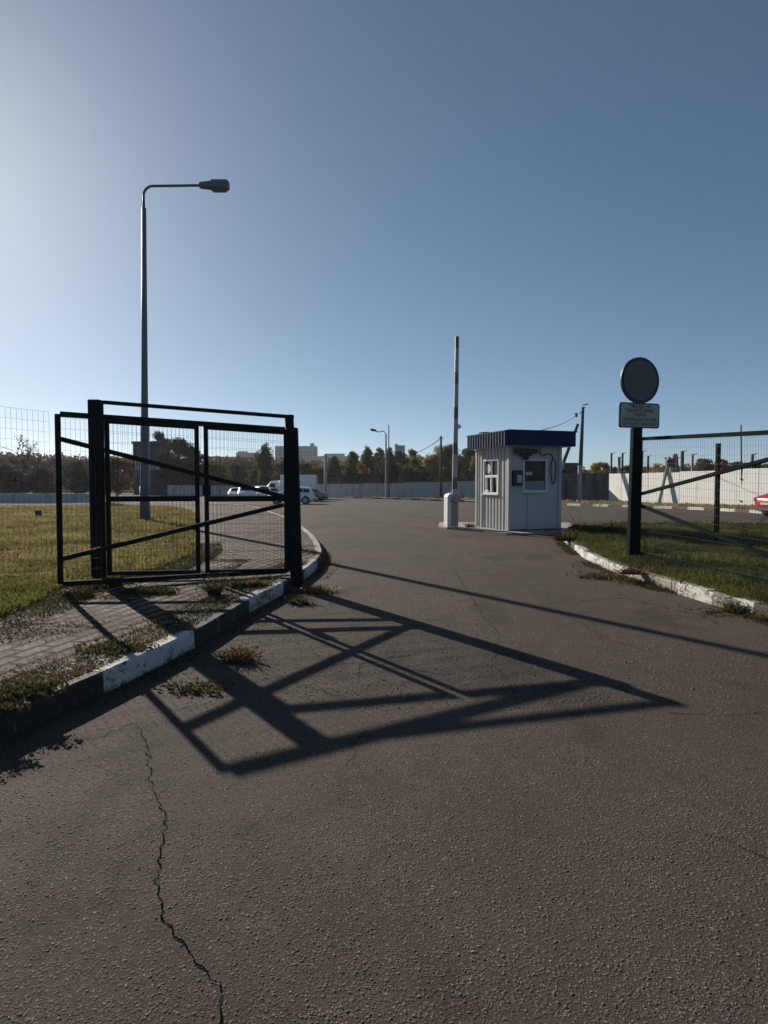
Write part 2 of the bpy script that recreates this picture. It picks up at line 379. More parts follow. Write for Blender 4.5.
def kerb(name, L, h, wd, side, blocks, mats, reveal=0):
    """blocks: list of (length, material index) cycled; profile with a small chamfer, gaps between blocks"""
    mb = MB(); S = [0]
    for a, b in zip(L, L[1:]): S.append(S[-1] + (b - a).length)
    def P(s):
        s = min(max(s, 0), S[-1] - 1e-6); i = max(k for k in range(len(S) - 1) if S[k] <= s)
        t = (s - S[i]) / (S[i + 1] - S[i]); p = L[i].lerp(L[i + 1], t); d = (L[i + 1] - L[i]).normalized()
        return p, Vector((-d.y, d.x, 0)) * side
    s = 0; k = 0
    while s < S[-1] - .05:
        ln, mi = blocks[k] if k < len(blocks) else blocks[-2 + (k - len(blocks)) % 2]
        e = min(s + ln, S[-1]); n = max(2, int((e - s) / .25)); vs = []
        tilt = random.uniform(-.006, .006); off = random.uniform(-.008, .008); dh = random.uniform(-.008, .006)
        c = .018
        for j in range(n + 1):
            u = s + .006 + (e - s - .012) * j / n; p, nn = P(u)
            jt = random.uniform(-.003, .003)
            for (o_, z_) in ((0, -.05), (.002 + jt, h - c + jt), (c, h + jt), (wd, h + tilt), (wd, -.05)):
                vs.append((p.x + nn.x * (o_ + off), p.y + nn.y * (o_ + off), T(p.y) + z_ + (dh if z_ > 0 else 0)))
        fs = []
        for j in range(n):
            for q in range(4):
                a = j * 5 + q; fs.append((a, a + 5, a + 6, a + 1) if side < 0 else (a, a + 1, a + 6, a + 5))
        fs += [(0, 1, 2, 3, 4), tuple(n * 5 + q for q in (4, 3, 2, 1, 0))]
        mb.add(vs, fs, mi); s = e; k += 1
    return tag(mb.build(name, mats), kind='structure')
# block boundaries on the left follow the painted bands
def arclen(L, p):
    s = 0; best = (1e9, 0)
    for a, b in zip(L, L[1:]):
        d = (a - p).length
        if d < best[0]: best = (d, s)
        s += (b - a).length
    return best[1]
marks = [arclen(kl, g_(*q)) for q in ((105, 693), (195, 648), (250, 613), (284, 594))]
bl = [(marks[0] - 1.3, 0), (1.3, 1), (marks[1] - marks[0], 0), (marks[2] - marks[1], 1), (marks[3] - marks[2], 0), (1.3, 1), (1.3, 0), (1.2, 1)] + [(1.3, 2), (1.3, 2)] * 2 + [(1.3, 0), (1.3, 2)]
kerb('kerb', kl, KH, .14, 1, bl, [M['kw'], M['kb'], M['conc']])
mr = [arclen(kr, g_(*q)) for q in ((748, 616), (668, 591), (636, 580), (603, 568))]
br_ = [(mr[0] - 1.6, 0), (1.6, 1), ((mr[1] - mr[0]) / 2, 0), ((mr[1] - mr[0]) / 2, 0), (mr[2] - mr[1], 2), (mr[3] - mr[2], 0), (1.5, 0), (1.3, 0), (1.3, 1), (1.3, 0)]
kerb('kerb', kr, .15, .14, -1, br_, [M['kw'], M['kb'], M['conc']])
kerb('kerb', far_kerb, .17, .4, 1, [(1.9, 0), (1.7, 1)], [M['kw'], M['kb'], M['conc']])

# road cracks: jagged ribbons lying on the asphalt
def crack(pix, w0, w1, sd, nm='road_crack', amp=.012):
    rr = random.Random(sd); L = smooth_line([g_(*q) for q in pix], 1); pts = []
    for a, b in zip(L, L[1:]):
        n = max(2, int((b - a).length / .016)); d = (b - a).normalized(); nn = Vector((-d.y, d.x, 0))
        for k in range(n): pts.append(a.lerp(b, k / n) + nn * rr.gauss(0, amp) + d * rr.gauss(0, amp * .3))
    for it in range(1):
        pts = [pts[0]] + [(pts[i - 1] + pts[i] * 2 + pts[i + 1]) / 4 for i in range(1, len(pts) - 1)] + [pts[-1]]
    vs = []; n = len(pts)
    for i, p in enumerate(pts):
        t = (pts[min(i + 1, n - 1)] - pts[max(i - 1, 0)]).normalized(); nn = Vector((-t.y, t.x, 0))
        wd = (w0 + (w1 - w0) * i / n) * rr.uniform(.25, 1.3)
        if i in (0, n - 1): wd = .0005
        vs += [(p.x - nn.x * wd / 2, p.y - nn.y * wd / 2, T(p.y) + .004), (p.x + nn.x * wd / 2, p.y + nn.y * wd / 2, T(p.y) + .004)]
    mb = MB().add(vs, [(2 * i, 2 * i + 1, 2 * i + 3, 2 * i + 2) for i in range(n - 1)])
    return tag(mb.build(nm, M['crack']), kind='structure')
crack([(136, 722), (148, 750), (152, 790), (166, 818), (162, 842), (158, 868), (157, 900), (160, 915), (172, 934), (186, 952), (200, 968), (216, 986), (222, 1006), (218, 1024), (224, 1060)], .004, .006, 1, amp=.012)
crack([(250, 668), (300, 684), (345, 700), (390, 712)], .006, .003, 2, amp=.02)
crack([(335, 574), (395, 572), (470, 571), (520, 577)], .010, .006, 3, amp=.03)
crack([(455, 572), (484, 618), (500, 636), (492, 660), (520, 700)], .007, .003, 4, amp=.02)
crack([(560, 612), (610, 640), (660, 655)], .007, .003, 5, amp=.02)
crack([(668, 713), (720, 716), (768, 713)], .006, .004, 6, amp=.01)
crack([(60, 742), (100, 738), (136, 722)], .004, .005, 8, amp=.012)
crack([(345, 536), (420, 541), (470, 545)], .02, .01, 9, amp=.04)

# ------------------------------------------------------------------ gates
def wires(mb, quad, nx, nz, r):
    """quad = bl, br, tr, tl; vertical and horizontal rods with four-sided section"""
    bl_, br2, tr, tl = [Vector(q) for q in quad]
    for i in range(nx + 1):
        t = i / nx; mb.tube([bl_.lerp(br2, t), tl.lerp(tr, t)], r, 4, cap=False)
    for j in range(nz + 1):
        t = j / nz; a = bl_.lerp(tl, t); b = br2.lerp(tr, t); mb.tube([a, b], r, 4, cap=False)
    return mb
# portal: two square posts joined by a top bar, standing over the pavement
pl = gnd(99, 580, KH); pr = gnd(297, 586, .02)
HL = at(95, 400, pl.y).z; HR = at(291, 415, pr.y).z
prt = empty('gate_portal', pl, 0, 'tall dark portal of two thick posts joined by a thin top bar on the left', 'gate frame')
wd = .155
ptop = at(95.5, 400, pl.y); 
world_to(prt, MB().bar((pl.x, pl.y, pl.z - .1), (ptop.x, pl.y, HL), wd, wd, up=(1, 0, 0), bev=.008)).build('post', M['gate'], prt, label='left square post with weathered foot')
rtop = at(292, 428, pr.y)
world_to(prt, MB().bar((pr.x, pr.y, -.1), (rtop.x, pr.y, rtop.z), .155, .155, up=(1, 0, 0), bev=.008)).build('post', M['gate'], prt, label='right square post standing at the kerb')
world_to(prt, MB().bar((rtop.x - .03, pr.y, rtop.z), (rtop.x - .04, pr.y, HR), .11, .11, up=(1, 0, 0), bev=.006)).build('post_extension', M['gate'], prt)
world_to(prt, MB().bar((ptop.x + .1, pl.y, HL - .03), (rtop.x + .03, pr.y, HR - .03), .05, .05, bev=.004)).build('top_bar', M['gate'], prt)
mb = MB()
for z in (.55, 1.25, 2.0): world_to(prt, MB().box((pr.x + .02, pr.y - .12, z), (.05, .05, .16), bev=.01)).build('hinge', M['gate'], prt)

# two wicket leaves between the posts
def on_line(px):                              # plane of the portal
    a = Vector((pl.x, pl.y)); b = Vector((pr.x, pr.y)); k = (px - 384) / F
    # exact enough: solve for t with x/y' = k
    d = b - a; t = (k * a.y - a.x) / (d.x - k * d.y); return a + d * t
def wicket(px0, px1, lab, latch):
    a = on_line(px0); b = on_line(px1); a3 = Vector((a.x, a.y, 0)); b3 = Vector((b.x, b.y, 0))
    zb = KH + .06
    za = at(px0, 419 + (px0 - 105) * .062, a.y).z; zb_ = at(px1, 419 + (px1 - 105) * .062, b.y).z
    e = empty('wicket_gate', (a.x, a.y, KH), 0, lab, 'wicket gate', 'wicket leaves under the portal')
    mb = MB(); r = .056
    u = (b3 - a3).normalized()
    def p(s, z): q = a3 + u * s; return (q.x, q.y, z)
    Ln = (b3 - a3).length
    mb.bar(p(r / 2, zb), p(r / 2, za), r, r, up=u, bev=.004).bar(p(Ln - r / 2, zb), p(Ln - r / 2, zb_), r, r, up=u, bev=.004)
    mb.bar(p(r, za - r * .6), p(Ln - r, zb_ - r * .6), r * 1.5, r * .9, bev=.004).bar(p(r, zb + r / 2), p(Ln - r, zb + r / 2), r, r, bev=.004)
    world_to(e, mb).build('frame', M['gate'], e)
    zm = at(px0, 499, a.y).z; zm2 = at(px1, 498.5, b.y).z
    world_to(e, MB().bar(p(r, zm), p(Ln - r, zm2), .05, .075, bev=.004)).build('mid_rail', M['gate'], e)
    world_to(e, wires(MB(), (p(r, zb + r), p(Ln - r, zb + r), p(Ln - r, zb_ - r), p(r, za - r)), int(Ln / .055), 15, .0017)).build('wire_mesh', M['wire'], e)
    if latch:
        world_to(e, MB().box(p(.03, zm + .09)[:2] + (zm + .12,), (.10, .09, .15), bev=.01)).build('latch', M['gate'], e)
wicket(106, 199.5, 'left mesh wicket leaf beside the thick left portal post', False)
wicket(204.5, 288, 'right mesh wicket leaf with latch block near the kerbside post', True)

# big swung-open gate leaf standing in front of the portal
def leaf_gate(name, lab, A, B, Atop, Btop, lo, hi, fm, wm, dz=(0.0, 0.0), tk=.06, fr=None, nx=.055, wr=.0017, extra_stile=False):
    """A/B bottom corners, Atop/Btop top corners; hi/lo brace ends given as (t, fraction of height)"""
    A, B, Atop, Btop = [Vector(v) for v in (A, B, Atop, Btop)]
    e = empty(name, (A.x, A.y, A.z), 0, lab, 'gate')
    P = lambda t, h: (A.lerp(B, t)).lerp(Atop.lerp(Btop, t), h)
    u = (B - A).normalized()
    mb = MB()
    mb.bar(A, Atop, tk, tk, up=u, bev=.004).bar(B, Btop, tk, tk, up=u, bev=.004)
    mb.bar(A + u * tk * .4, B - u * tk * .4, tk * .9, tk * .9, bev=.004).bar(Atop + u * tk * .4, Btop - u * tk * .4, tk * .98, tk * .98, bev=.004)
    world_to(e, mb).build('frame', fm, e)
    for (a, b) in (hi, lo):
        world_to(e, MB().bar(P(*a), P(*b), tk * .88, tk * .88, bev=.004)).build('brace', fm, e)
    Ln = (B - A).length
    world_to(e, wires(MB(), (P(.01, .02), P(.99, .02), P(.99, .98), P(.01, .98)), int(Ln / nx), 15, wr)).build('wire_mesh', wm, e)
    return e, P
ZL, ZR = 7.95, 9.40
lg, P = leaf_gate('gate_leaf', 'wide dark mesh gate leaf with two braces, swung open before the portal',
          at(60.5, 584, ZL), at(287.5, 571, ZR), at(57.5, 414, ZL), at(286.5, 429.5, ZR),
          ((.01, .855), (.98, .53)), ((.01, .15), (.98, .47)), M['gate'], M['wire'], tk=.066)
b = P(0, .42)
world_to(lg, MB().tube([b + Vector((0.02, -.05, .05)), b + Vector((.03, -.06, -.2)), b + Vector((.05, -.05, -.35)), b + Vector((.02, -.05, -.5))], .018, 6)).build('drop_bolt', M['gate'], lg)
# right gate with the sign post
sp = gnd(632, 558, .13)
s_top = at(636.5, 428, sp.y)
sg = empty('gate_post', sp, 0, 'green square gate post carrying the round sign and the text plate', 'gate post')
world_to(sg, MB().bar((sp.x, sp.y, .0), (s_top.x, sp.y, s_top.z), .16, .16, up=(1, 0, 0), bev=.008)).build('shaft', M['gate2'], sg)
rod_t = at(639.5, 360, sp.y - .1)
world_to(sg, MB().tube([(s_top.x + .02, sp.y - .02, s_top.z - .1), (s_top.x + .04, sp.y - .02, s_top.z + .45), rod_t + Vector((0, .07, -.3))], .025, 8)).build('sign_rod', M['gate2'], sg)
zr2 = 8.35
lr, P2 = leaf_gate('gate_leaf', 'green mesh gate leaf hinged on the sign post at the right', at(638, 553, sp.y - .05), at(768, 582, zr2).lerp(at(638, 553, sp.y - .05), -.35),
                   at(640.5, 439, sp.y - .05), at(768, 432.5, zr2).lerp(at(640.5, 439, sp.y - .05), -.35),
                   ((.01, .52), (.99, .93)), ((.01, .42), (.99, .09)), M['gate2'], M['wire'], tk=.06)
# signs: both turned a little to the left side
def sign_basis():
    nrm = Vector((.31, -.95, 0)).normalized(); return nrm, Vector((-nrm.y, nrm.x, 0))
nrm, ux = sign_basis()
cs = at(639.8, 380.5, sp.y - .14); rr = 22.8 / F * (sp.y - .14)
rs = empty('round_sign', cs, 0, 'round grey-faced road sign with dark rim above the gate post', 'road sign')
MB().disc((0, 0, 0), rr, .03, nrm, 48).build('rim', M['signrim'], rs, smooth=False)
MB().disc(nrm * .018, rr * .86, .01, nrm, 48).build('face', M['signface'], rs)
ct = at(639.2, 415.5, sp.y - .14)
ts = empty('text_plate', ct, 0, 'rectangular plate with five lines of dark writing under the round sign', 'sign')
pw, ph = rr * 1.06, 12.3 / F * sp.y
def rrect(w_, h_, c, th, off):
    pts = []
    for (cx, cz, a0) in ((w_ - c, h_ - c, 0), (-w_ + c, h_ - c, 90), (-w_ + c, -h_ + c, 180), (w_ - c, -h_ + c, 270)):
        for k in range(6):
            a = R(a0 + 90 * k / 5); pts.append((cx + c * math.cos(a), cz + c * math.sin(a)))
    n = len(pts); vs = [ux * x + Vector((0, 0, z)) + nrm * (off + s * th / 2) for s in (-1, 1) for x, z in pts]
    fs = [tuple(range(n))[::-1], tuple(range(n, 2 * n))] + [(i, (i + 1) % n, n + (i + 1) % n, n + i) for i in range(n)]
    return MB().add(vs, fs)
rrect(pw, ph, .05, .02, 0).build('plate', M['signrim'], ts)
rrect(pw * .93, ph * .9, .04, .006, .014).build('face', M['plate'], ts)
for i, s_ in enumerate(['ВЪЕЗД НА', 'ТЕРРИТОРИЮ', 'ПАРКА', 'ЗАПРЕЩЕН КРОМЕ', 'СЛУЖЕБНОГО ТРАНСПОРТА']):
    cu = bpy.data.curves.new('writing', 'FONT'); cu.body = s_; cu.align_x = 'CENTER'; cu.align_y = 'CENTER'; cu.size = .085 if i < 4 else .075; cu.extrude = .001; cu.offset = .0006
    tmp = bpy.data.objects.new('tmp_text', cu); COL.objects.link(tmp)
    bpy.context.view_layer.update(); me = bpy.data.meshes.new_from_object(tmp); bpy.data.objects.remove(tmp)
    wmax = max((abs(v.co.x) for v in me.vertices), default=.1); k = min(1, pw * .86 / wmax)
    for v in me.vertices:
        q = ux * (v.co.x * k) + Vector((0, 0, v.co.y)) + nrm * (.019 + v.co.z); v.co = q
    me.materials.clear(); me.materials.append(M['signrim'])
    o = bpy.data.objects.new('writing', me); COL.objects.link(o); o.parent = ts
    o.location = (0, 0, ph * (.70 - .35 * i))

# mesh fence running off to the left, fence post on the right verge
fe = empty('mesh_fence', Vector((-4.45, 8.75, KH)), 0, 'bare wire mesh fence on the lawn at the far left edge', 'fence')
fA = Vector((-4.42, 8.62, KH)); fB = Vector((-6.9, 7.45, KH)); tA = at(57, 412, 8.62); tA.x, tA.y = fA.x, fA.y; tB = Vector((fB.x, fB.y, 2.66))
mbf = MB(); 
fB2 = fA.lerp(fB, 1)
wires(mbf, (fA, fB2, tB, tA), 44, 17, .0017)
world_to(fe, mbf).build('wire_mesh', M['wire2'], fe)
world_to(fe, MB().bar(fB, tB + Vector((0, 0, .05)), .06, .06, bev=.004)).build('post', M['gate'], fe)
fp = gnd(716, 545, .12)
f1 = empty('fence_post', fp, 0, 'lone slim green fence post in the grass behind the right gate leaf', 'fence post')
MB().bar((0, 0, -.05), (0, 0, at(718, 444, fp.y).z - fp.z), .085, .085, bev=.006).build('shaft', M['gate2'], f1)
MB().box((0, 0, at(718, 444, fp.y).z - fp.z + .006), (.095, .095, .012)).build('cap', M['gate2'], f1)

# ------------------------------------------------------------------ tall lamp
lb = gnd(145, 521, KH - .012)
lt = at(143.5, 186, lb.y); Hh = lt.z - lb.z; az = at(229, 186, lb.y).x - lb.x
la = empty('street_lamp', lb, 0, 'tall grey street lamp with long arm rising behind the left gate', 'street lamp')
hx = lt.x - lb.x
MB().tube([(0, 0, -.1), (0, 0, .6), (hx * .5, 0, Hh * .45), (hx, 0, Hh * .935)], [.15, .145, .105, .075], 14).build('pole', M['lamp'], la, smooth=True)
MB().tube([(0, 0, .0), (0, 0, 1.2)], [.175, .16], 14).build('base_sleeve', M['lamp'], la, smooth=True)
arm = [(hx, 0, Hh * .93)]
for k in range(8):
    a = R(90 * k / 7); arm.append((hx + .32 - .32 * math.cos(a), 0, Hh - .32 + .32 * math.sin(a)))
arm.append((az * .72, 0, Hh + .02)); MB().tube(arm, .045, 8).build('arm', M['lamp'], la, smooth=True)
hd = MB()
def loft(mb, secs, n=10, mi=0):               # secs: (x, cy, cz, ry, rz)
    vs = []
    for (x, cy, cz, ry, rz) in secs:
        for k in range(n):
            a = 2 * math.pi * (k + .5) / n; c, s = math.cos(a), math.sin(a)
            q = .55
            vs.append((x, cy + ry * math.copysign(abs(c) ** q, c), cz + rz * math.copysign(abs(s) ** q, s)))
    m = len(secs)
    fs = [(i * n + k, i * n + (k + 1) % n, (i + 1) * n + (k + 1) % n, (i + 1) * n + k) for i in range(m - 1) for k in range(n)]
    fs += [tuple(range(n))[::-1], tuple((m - 1) * n + k for k in range(n))]
    return mb.add(vs, fs, mi)
zc = Hh + .02
loft(hd, [(az * .67, 0, zc, .07, .08), (az * .68, 0, zc, .08, .10), (az * .80, 0, zc, .12, .14), (az * .805, 0, zc, .15, .175), (az * .975, 0, zc, .15, .175), (az * 1.0, 0, zc, .12, .12)])
hd.build('lamp_head', M['lamph'], la)
MB().box((az * .89, 0, zc - .18), (az * .15, .22, .04), bev=.015).build('lens', M['lens'], la)

# ------------------------------------------------------------------ guard booth
A20 = R(19)
U = Vector((math.cos(A20), math.sin(A20), 0)); V = Vector((-math.sin(A20), math.cos(A20), 0))
CB = gnd(509, 530.5, .06)
W, D, BH = 1.72, 2.05, 2.50
# island under booth and barrier
isl = [gnd(438, 527.0), gnd(452, 529.5), gnd(480, 532.2), gnd(506, 535.0), gnd(560, 535.0), gnd(578, 531), gnd(570, 524), gnd(440, 523.5)]
mb = MB(); n = len(isl)
mb.add([(p.x, p.y, -.02) for p in isl] + [(p.x, p.y, .055) for p in isl], [tuple(range(n, 2 * n))] + [(i, (i + 1) % n, n + (i + 1) % n, n + i) for i in range(n)])
tag(mb.build('traffic_island', M['conc']), kind='structure')
bo = empty('guard_booth', (CB.x, CB.y, .055), A20, 'small white corrugated guard booth with deep blue roof band', 'guard booth')
# local frame: x along the front (width), y going back, z up; front left corner at origin
def ribbed(mb, x0, x1, z0, z1, pitch, depth, axis, sgn, hole=None):
    """trapezoid ribbed sheet; axis 'x' = lies along x at y=0, 'y' = along y at x=0; hole = (a0,a1,b0,b1) left open"""
    s = []; x = x0
    while x < x1 - 1e-4:
        for (f, d) in ((0, 0), (.42, 0), (.52, depth), (.90, depth)): 
            if x + f * pitch < x1: s.append((x + f * pitch, d))
        x += pitch
    s.append((x1, 0))
    if hole:
        for h_ in hole[:2]:
            if not any(abs(q[0] - h_) < 1e-5 for q in s):
                s.append((h_, 0))
        s.sort()
    def seg(a, b, za, zb):
        (xa, da), (xb, db) = a, b
        P_ = lambda xx, dd, zz: (xx, -sgn * dd, zz) if axis == 'x' else (-sgn * dd, xx, zz)
        mb.add([P_(xa, da, za), P_(xb, db, za), P_(xb, db, zb), P_(xa, da, zb)], [(0, 1, 2, 3)])
    for a, b in zip(s, s[1:]):
        mid = (a[0] + b[0]) / 2
        if hole and hole[0] < mid < hole[1]: seg(a, b, z0, hole[2]); seg(a, b, hole[3], z1)
        else: seg(a, b, z0, z1)
    return mb
# windows in local measures
LW = (.60, 1.52, 1.10, 2.12)       # left wall window  (y0,y1,z0,z1)
FW = (.46, 1.24, 1.18, 2.10)       # front window (x0,x1,z0,z1)
mb = MB(); ribbed(mb, 0, D, .0, BH, .20, .035, 'y', 1, LW); ribbed(mb, 0, D, 0, BH, .2, .035, 'y', -1); 
# second half of ribs (right wall) shift
nv = len(mb.v)
o1 = MB(); ribbed(o1, 0, D, 0, BH, .2, .035, 'y', 1, LW); o1.build('left_wall', M['tin'], bo)
o2 = MB(); ribbed(o2, 0, D, 0, BH, .2, .035, 'y', -1); o2.v = [(v[0] + W, v[1], v[2]) for v in o2.v]; o2.build('right_wall', M['tin'], bo)
o3 = MB(); ribbed(o3, 0, W, 0, BH, .43, .003, 'x', 1, FW); o3.build('front_wall', M['tin'], bo)
o4 = MB(); ribbed(o4, 0, W, 0, BH, .2, .035, 'x', -1); o4.v = [(v[0], v[1] + D, v[2]) for v in o4.v]; o4.build('rear_wall', M['tin'], bo)
mb = MB()
for (x, y) in ((0, 0), (W, 0), (W, D), (0, D)): MB().box((x, y, BH / 2), (.11, .11, BH), bev=.01).build('corner_trim', M['tin'], bo)
mb = MB().box((W / 2, D / 2, .03), (W - .1, D - .1, .05)); mb.build('booth_floor', M['conc'], bo)
mb = MB().box((W / 2, -.06, -.012), (W + .1, .12, .08), bev=.01); mb.build('sill_beam', M['black'], bo)
# roof
OX0, OX1, OY0, OY1 = .27, .22, .50, .2
rf = MB(); rf.box(((W + OX1 - OX0) / 2, (D + OY1 - OY0) / 2, BH + .21), (W + OX0 + OX1 - .06, D + OY0 + OY1 - .06, .38)); rfo = rf.build('roof', M['blue'], bo)
x0, x1, y0, y1 = -OX0, W + OX1, -OY0, D + OY1; zb, zt = BH + .0, BH + .42
f = MB()
g1 = ribbed(MB(), y0, y1, zb, zt, .17, .035, 'y', 1); g1.v = [(v[0] + x0, v[1], v[2]) for v in g1.v]
g2 = ribbed(MB(), y0, y1, zb, zt, .12, .022, 'y', -1); g2.v = [(v[0] + x1, v[1], v[2]) for v in g2.v]
g3 = ribbed(MB(), x0, x1, zb, zt, .12, .004, 'x', 1); g3.v = [(v[0], v[1] + y0, v[2]) for v in g3.v]
g4 = ribbed(MB(), x0, x1, zb, zt, .12, .022, 'x', -1); g4.v = [(v[0], v[1] + y1, v[2]) for v in g4.v]
for g in (g1, g2, g3, g4): f.add(g.v, g.f)
f.box(((x0 + x1) / 2, y0 - .01, zt + .015), (x1 - x0 + .06, .07, .03)).box((x0 - .01, (y0 + y1) / 2, zt + .015), (.07, y1 - y0 + .06, .03))
f.build('fascia', M['blue'], rfo)
MB().box((-.12, D * .62, BH + .46), (.35, .3, .08), bev=.01).build('roof_vent', M['blue'], rfo)
MB().box(((x0 + x1) / 2, (y0 + y1) / 2, BH + .005), (x1 - x0 - .1, y1 - y0 - .1, .02)).build('soffit', M['white'], rfo)
# windows
def window(name, axis, r, frame, panes, off=.02, curtain=True):
    a0, a1, z0, z1 = r; t = .055
    P_ = (lambda a, z, d: (a, -d, z)) if axis == 'x' else (lambda a, z, d: (-d, a, z))
    mb = MB()
    def bx(u0, u1, v0, v1, d0, d1, m=mb):
        c = P_((u0 + u1) / 2, (v0 + v1) / 2, (d0 + d1) / 2); dm = (u1 - u0, abs(d1 - d0), v1 - v0) if axis == 'x' else (abs(d1 - d0), u1 - u0, v1 - v0)
        m.box(c, dm, bev=.006)
    bx(a0 - .03, a1 + .03, z1 - t + .03, z1 + .03, -.05, .055); bx(a0 - .03, a1 + .03, z0 - .03, z0 + t - .03, -.05, .06)
    bx(a0 - .03, a0 + t - .03, z0 + t - .03, z1 - t + .03, -.05, .055); bx(a1 - t + .03, a1 + .03, z0 + t - .03, z1 - t + .03, -.05, .055)
    for (u0, u1, v0, v1) in panes[0]: bx(u0, u1, v0, v1, -.03, .045)
    w_ = mb.build(name, M['white'], bo)
    g = MB(); c = P_((a0 + a1) / 2, (z0 + z1) / 2, -.02); g.box(c, (a1 - a0 - .02, .01, z1 - z0 - .02) if axis == 'x' else (.01, a1 - a0 - .02, z1 - z0 - .02))
    g.build('pane', M['glass'], w_)
    s = MB(); bx(a0 - .06, a1 + .06, z0 - .06, z0 - .033, .0, .10, s); s.build('sill', M['white'], w_)
    return w_
lwz = 1.62
wl = window('window', 'y', LW, .05, [[(LW[0] + .03, LW[1] - .03, lwz - .04, lwz + .04), (1.02, 1.10, LW[2] + .03, lwz - .04), (1.04, 1.07, lwz + .04, LW[3] - .03), (LW[0] + .03, LW[0] + .1, LW[2] + .03, lwz - .04), (LW[1] - .26, LW[1] - .03, LW[2] + .03, LW[2] + .10), (1.36, 1.41, LW[2] + .1, lwz - .04)]])
d_ = MB(); d_.disc((-.005, 1.30, 1.86), .15, .006, (1, 0, 0), 20); d_.build('sticker', M['paper'], wl)
wf = window('window', 'x', FW, .05, [[]])
MB().box((.66, .0, 1.70), (.22, .006, .10)).build('notice', M['paper'], wf)
# curtain strip low inside the front window
MB().box(((FW[0] + FW[1]) / 2, .001, FW[2] + .16), (FW[1] - FW[0] - .1, .004, .26)).build('blind', M['boxg'], wf)
nb = MB().box((.22, -.07, 1.56), (.32, .10, .46), bev=.015).build('notice_box', M['black'], bo)
MB().box((.27, -.125, 1.54), (.16, .006, .22)).build('notice_paper', M['paper'], nb)
fl = MB().box((.46, -.16, 2.36), (.76, .10, .15), bev=.03)
fl.box((.47, -.12, 2.25), (.40, .08, .09), bev=.02).box((.5, -.1, 2.16), (.18, .06, .12), bev=.02); fl.build('light_fitting', M['black'], bo)
cab = [(1.48 + .09 * math.cos(t) * (1 + .2 * math.sin(t)), -.045, 1.76 + .38 * math.sin(t)) for t in [R(a) for a in range(90, 451, 20)]]
cab += [(1.40, -.05, 2.28), (1.25, -.05, 2.29), (1.08, -.06, 2.22), (1.0, -.05, 2.34), (1.01, -.04, 2.48)]
MB().tube(cab, .016, 6).build('cable', M['black'], bo, smooth=True)
MB().box((.6, -.028, .6), (.012, .01, 1.15)).build('door_seam', M['boxg'], bo)
# concrete slab joint strip in front of booth is part of island

# ------------------------------------------------------------------ barrier
bb = gnd(451, 527, .055)
ba = empty('barrier', bb, R(13), 'parking barrier cabinet with its striped boom raised upright beside the booth', 'barrier')
bh = at(451, 493, bb.y).z - bb.z
c = MB()
prof = []
wv = .37
for k in range(9):
    a = math.pi * (1 - k / 8); prof.append((wv / 2 * math.cos(a) * .98, bh - .12 + .12 * math.sin(a)))
pts = [(-wv / 2, 0)] + prof + [(wv / 2, 0)]
n = len(pts)
c.add([(x, y, z) for y in (-.18, .18) for x, z in pts], [tuple(range(n)), tuple(range(n, 2 * n))[::-1]] + [(i, (i + 1) % n, n + (i + 1) % n, n + i) for i in range(n)])
c.build('cabinet', M['box'], ba)
MB().box((.06, -.186, bh * .42), (.24, .008, bh * .75), bev=.003).build('door', M['boxg'], ba)
MB().disc((.09, -.24, bh - .17), .13, .12, (0, 1, 0), 20).build('hub', M['boxg'], ba)
btop = at(456.8, 338, bb.y).z - bb.z; bm_ = empty  # boom
mb = MB(); zz = .85; k = 0; zs = zz; LnB = btop - zz; nb_ = 14
bx_ = .03
for k in range(nb_):
    za = zs + LnB * k / nb_; z2 = zs + LnB * (k + 1) / nb_; wdt = .16 - .05 * k / nb_
    mb.box((bx_ + (za - zs) * .012, -.24, (za + z2) / 2), (wdt, .06, z2 - za - .001), mi=(1 if k % 3 == 1 else 0), bev=.0)
mb.build('boom', [M['boomw'], M['red']], ba)
mb = MB().disc((bx_ + .13, -.24, bh + 2.1), .07, .05, (0, 1, 0), 16); mb.build('boom_reflector', M['box'], ba)

# ------------------------------------------------------------------ walls
def wall(name, lab, a, b, za, zb_, th, mat, capm=None, panel=3.0, mat2=None, grp=None, jag=0.0, base=-.1, pil=(.14, .12)):
    a, b = Vector(a), Vector(b); e = empty(name, (a.x, a.y, T(a.y)), 0, lab, 'wall', grp)
    L = (b.xy - a.xy).length; n = max(1, round(L / panel)); u = (b - a); u.z = 0; u.normalize(); mb = MB()
    ang = math.atan2(u.y, u.x)
    for i in range(n):
        t = (i + .5) / n; p = a.lerp(b, t); h = za + (zb_ - za) * t + random.uniform(-jag, jag); g = T(p.y)
        mb.box((p.x, p.y, g + (h + base) / 2), (L / n - .012, th, h - base), rz=ang + random.uniform(-.004, .004), bev=.02); world_to(e, mb).build('panel', mat, e); mb = MB()
    pm = MB()
    for i in range(n + 1):
        p = a.lerp(b, i / n); h = za + (zb_ - za) * i / n + .03; world_to(e, MB().box((p.x, p.y, T(p.y) + (h + base) / 2), (pil[0], th + pil[1], h - base - (0 if pil[1] > .05 else .05)), rz=ang, bev=.01)).build('pillar', mat2 or mat, e)
    if capm:
        cm = MB().bar((a.x, a.y, T(a.y) + za + .06), (b.x, b.y, T(b.y) + zb_ + .06), th + .14, .10, bev=.02)
        world_to(e, cm).build('coping', capm, e)
    return e
def zt(px, py, Y): return at(px, py, Y).z - T(Y)
wall('concrete_wall', 'long grey panel wall with dark coping behind the car park', gnd(318, 497.0, 0).xy.to_3d(), gnd(545, 498.5, 0).xy.to_3d(), zt(318, 484.5, gnd(318, 497).y), zt(545, 479.5, gnd(545, 498.5).y), .18, M['wallg'], M['walld'], 6, jag=.03)
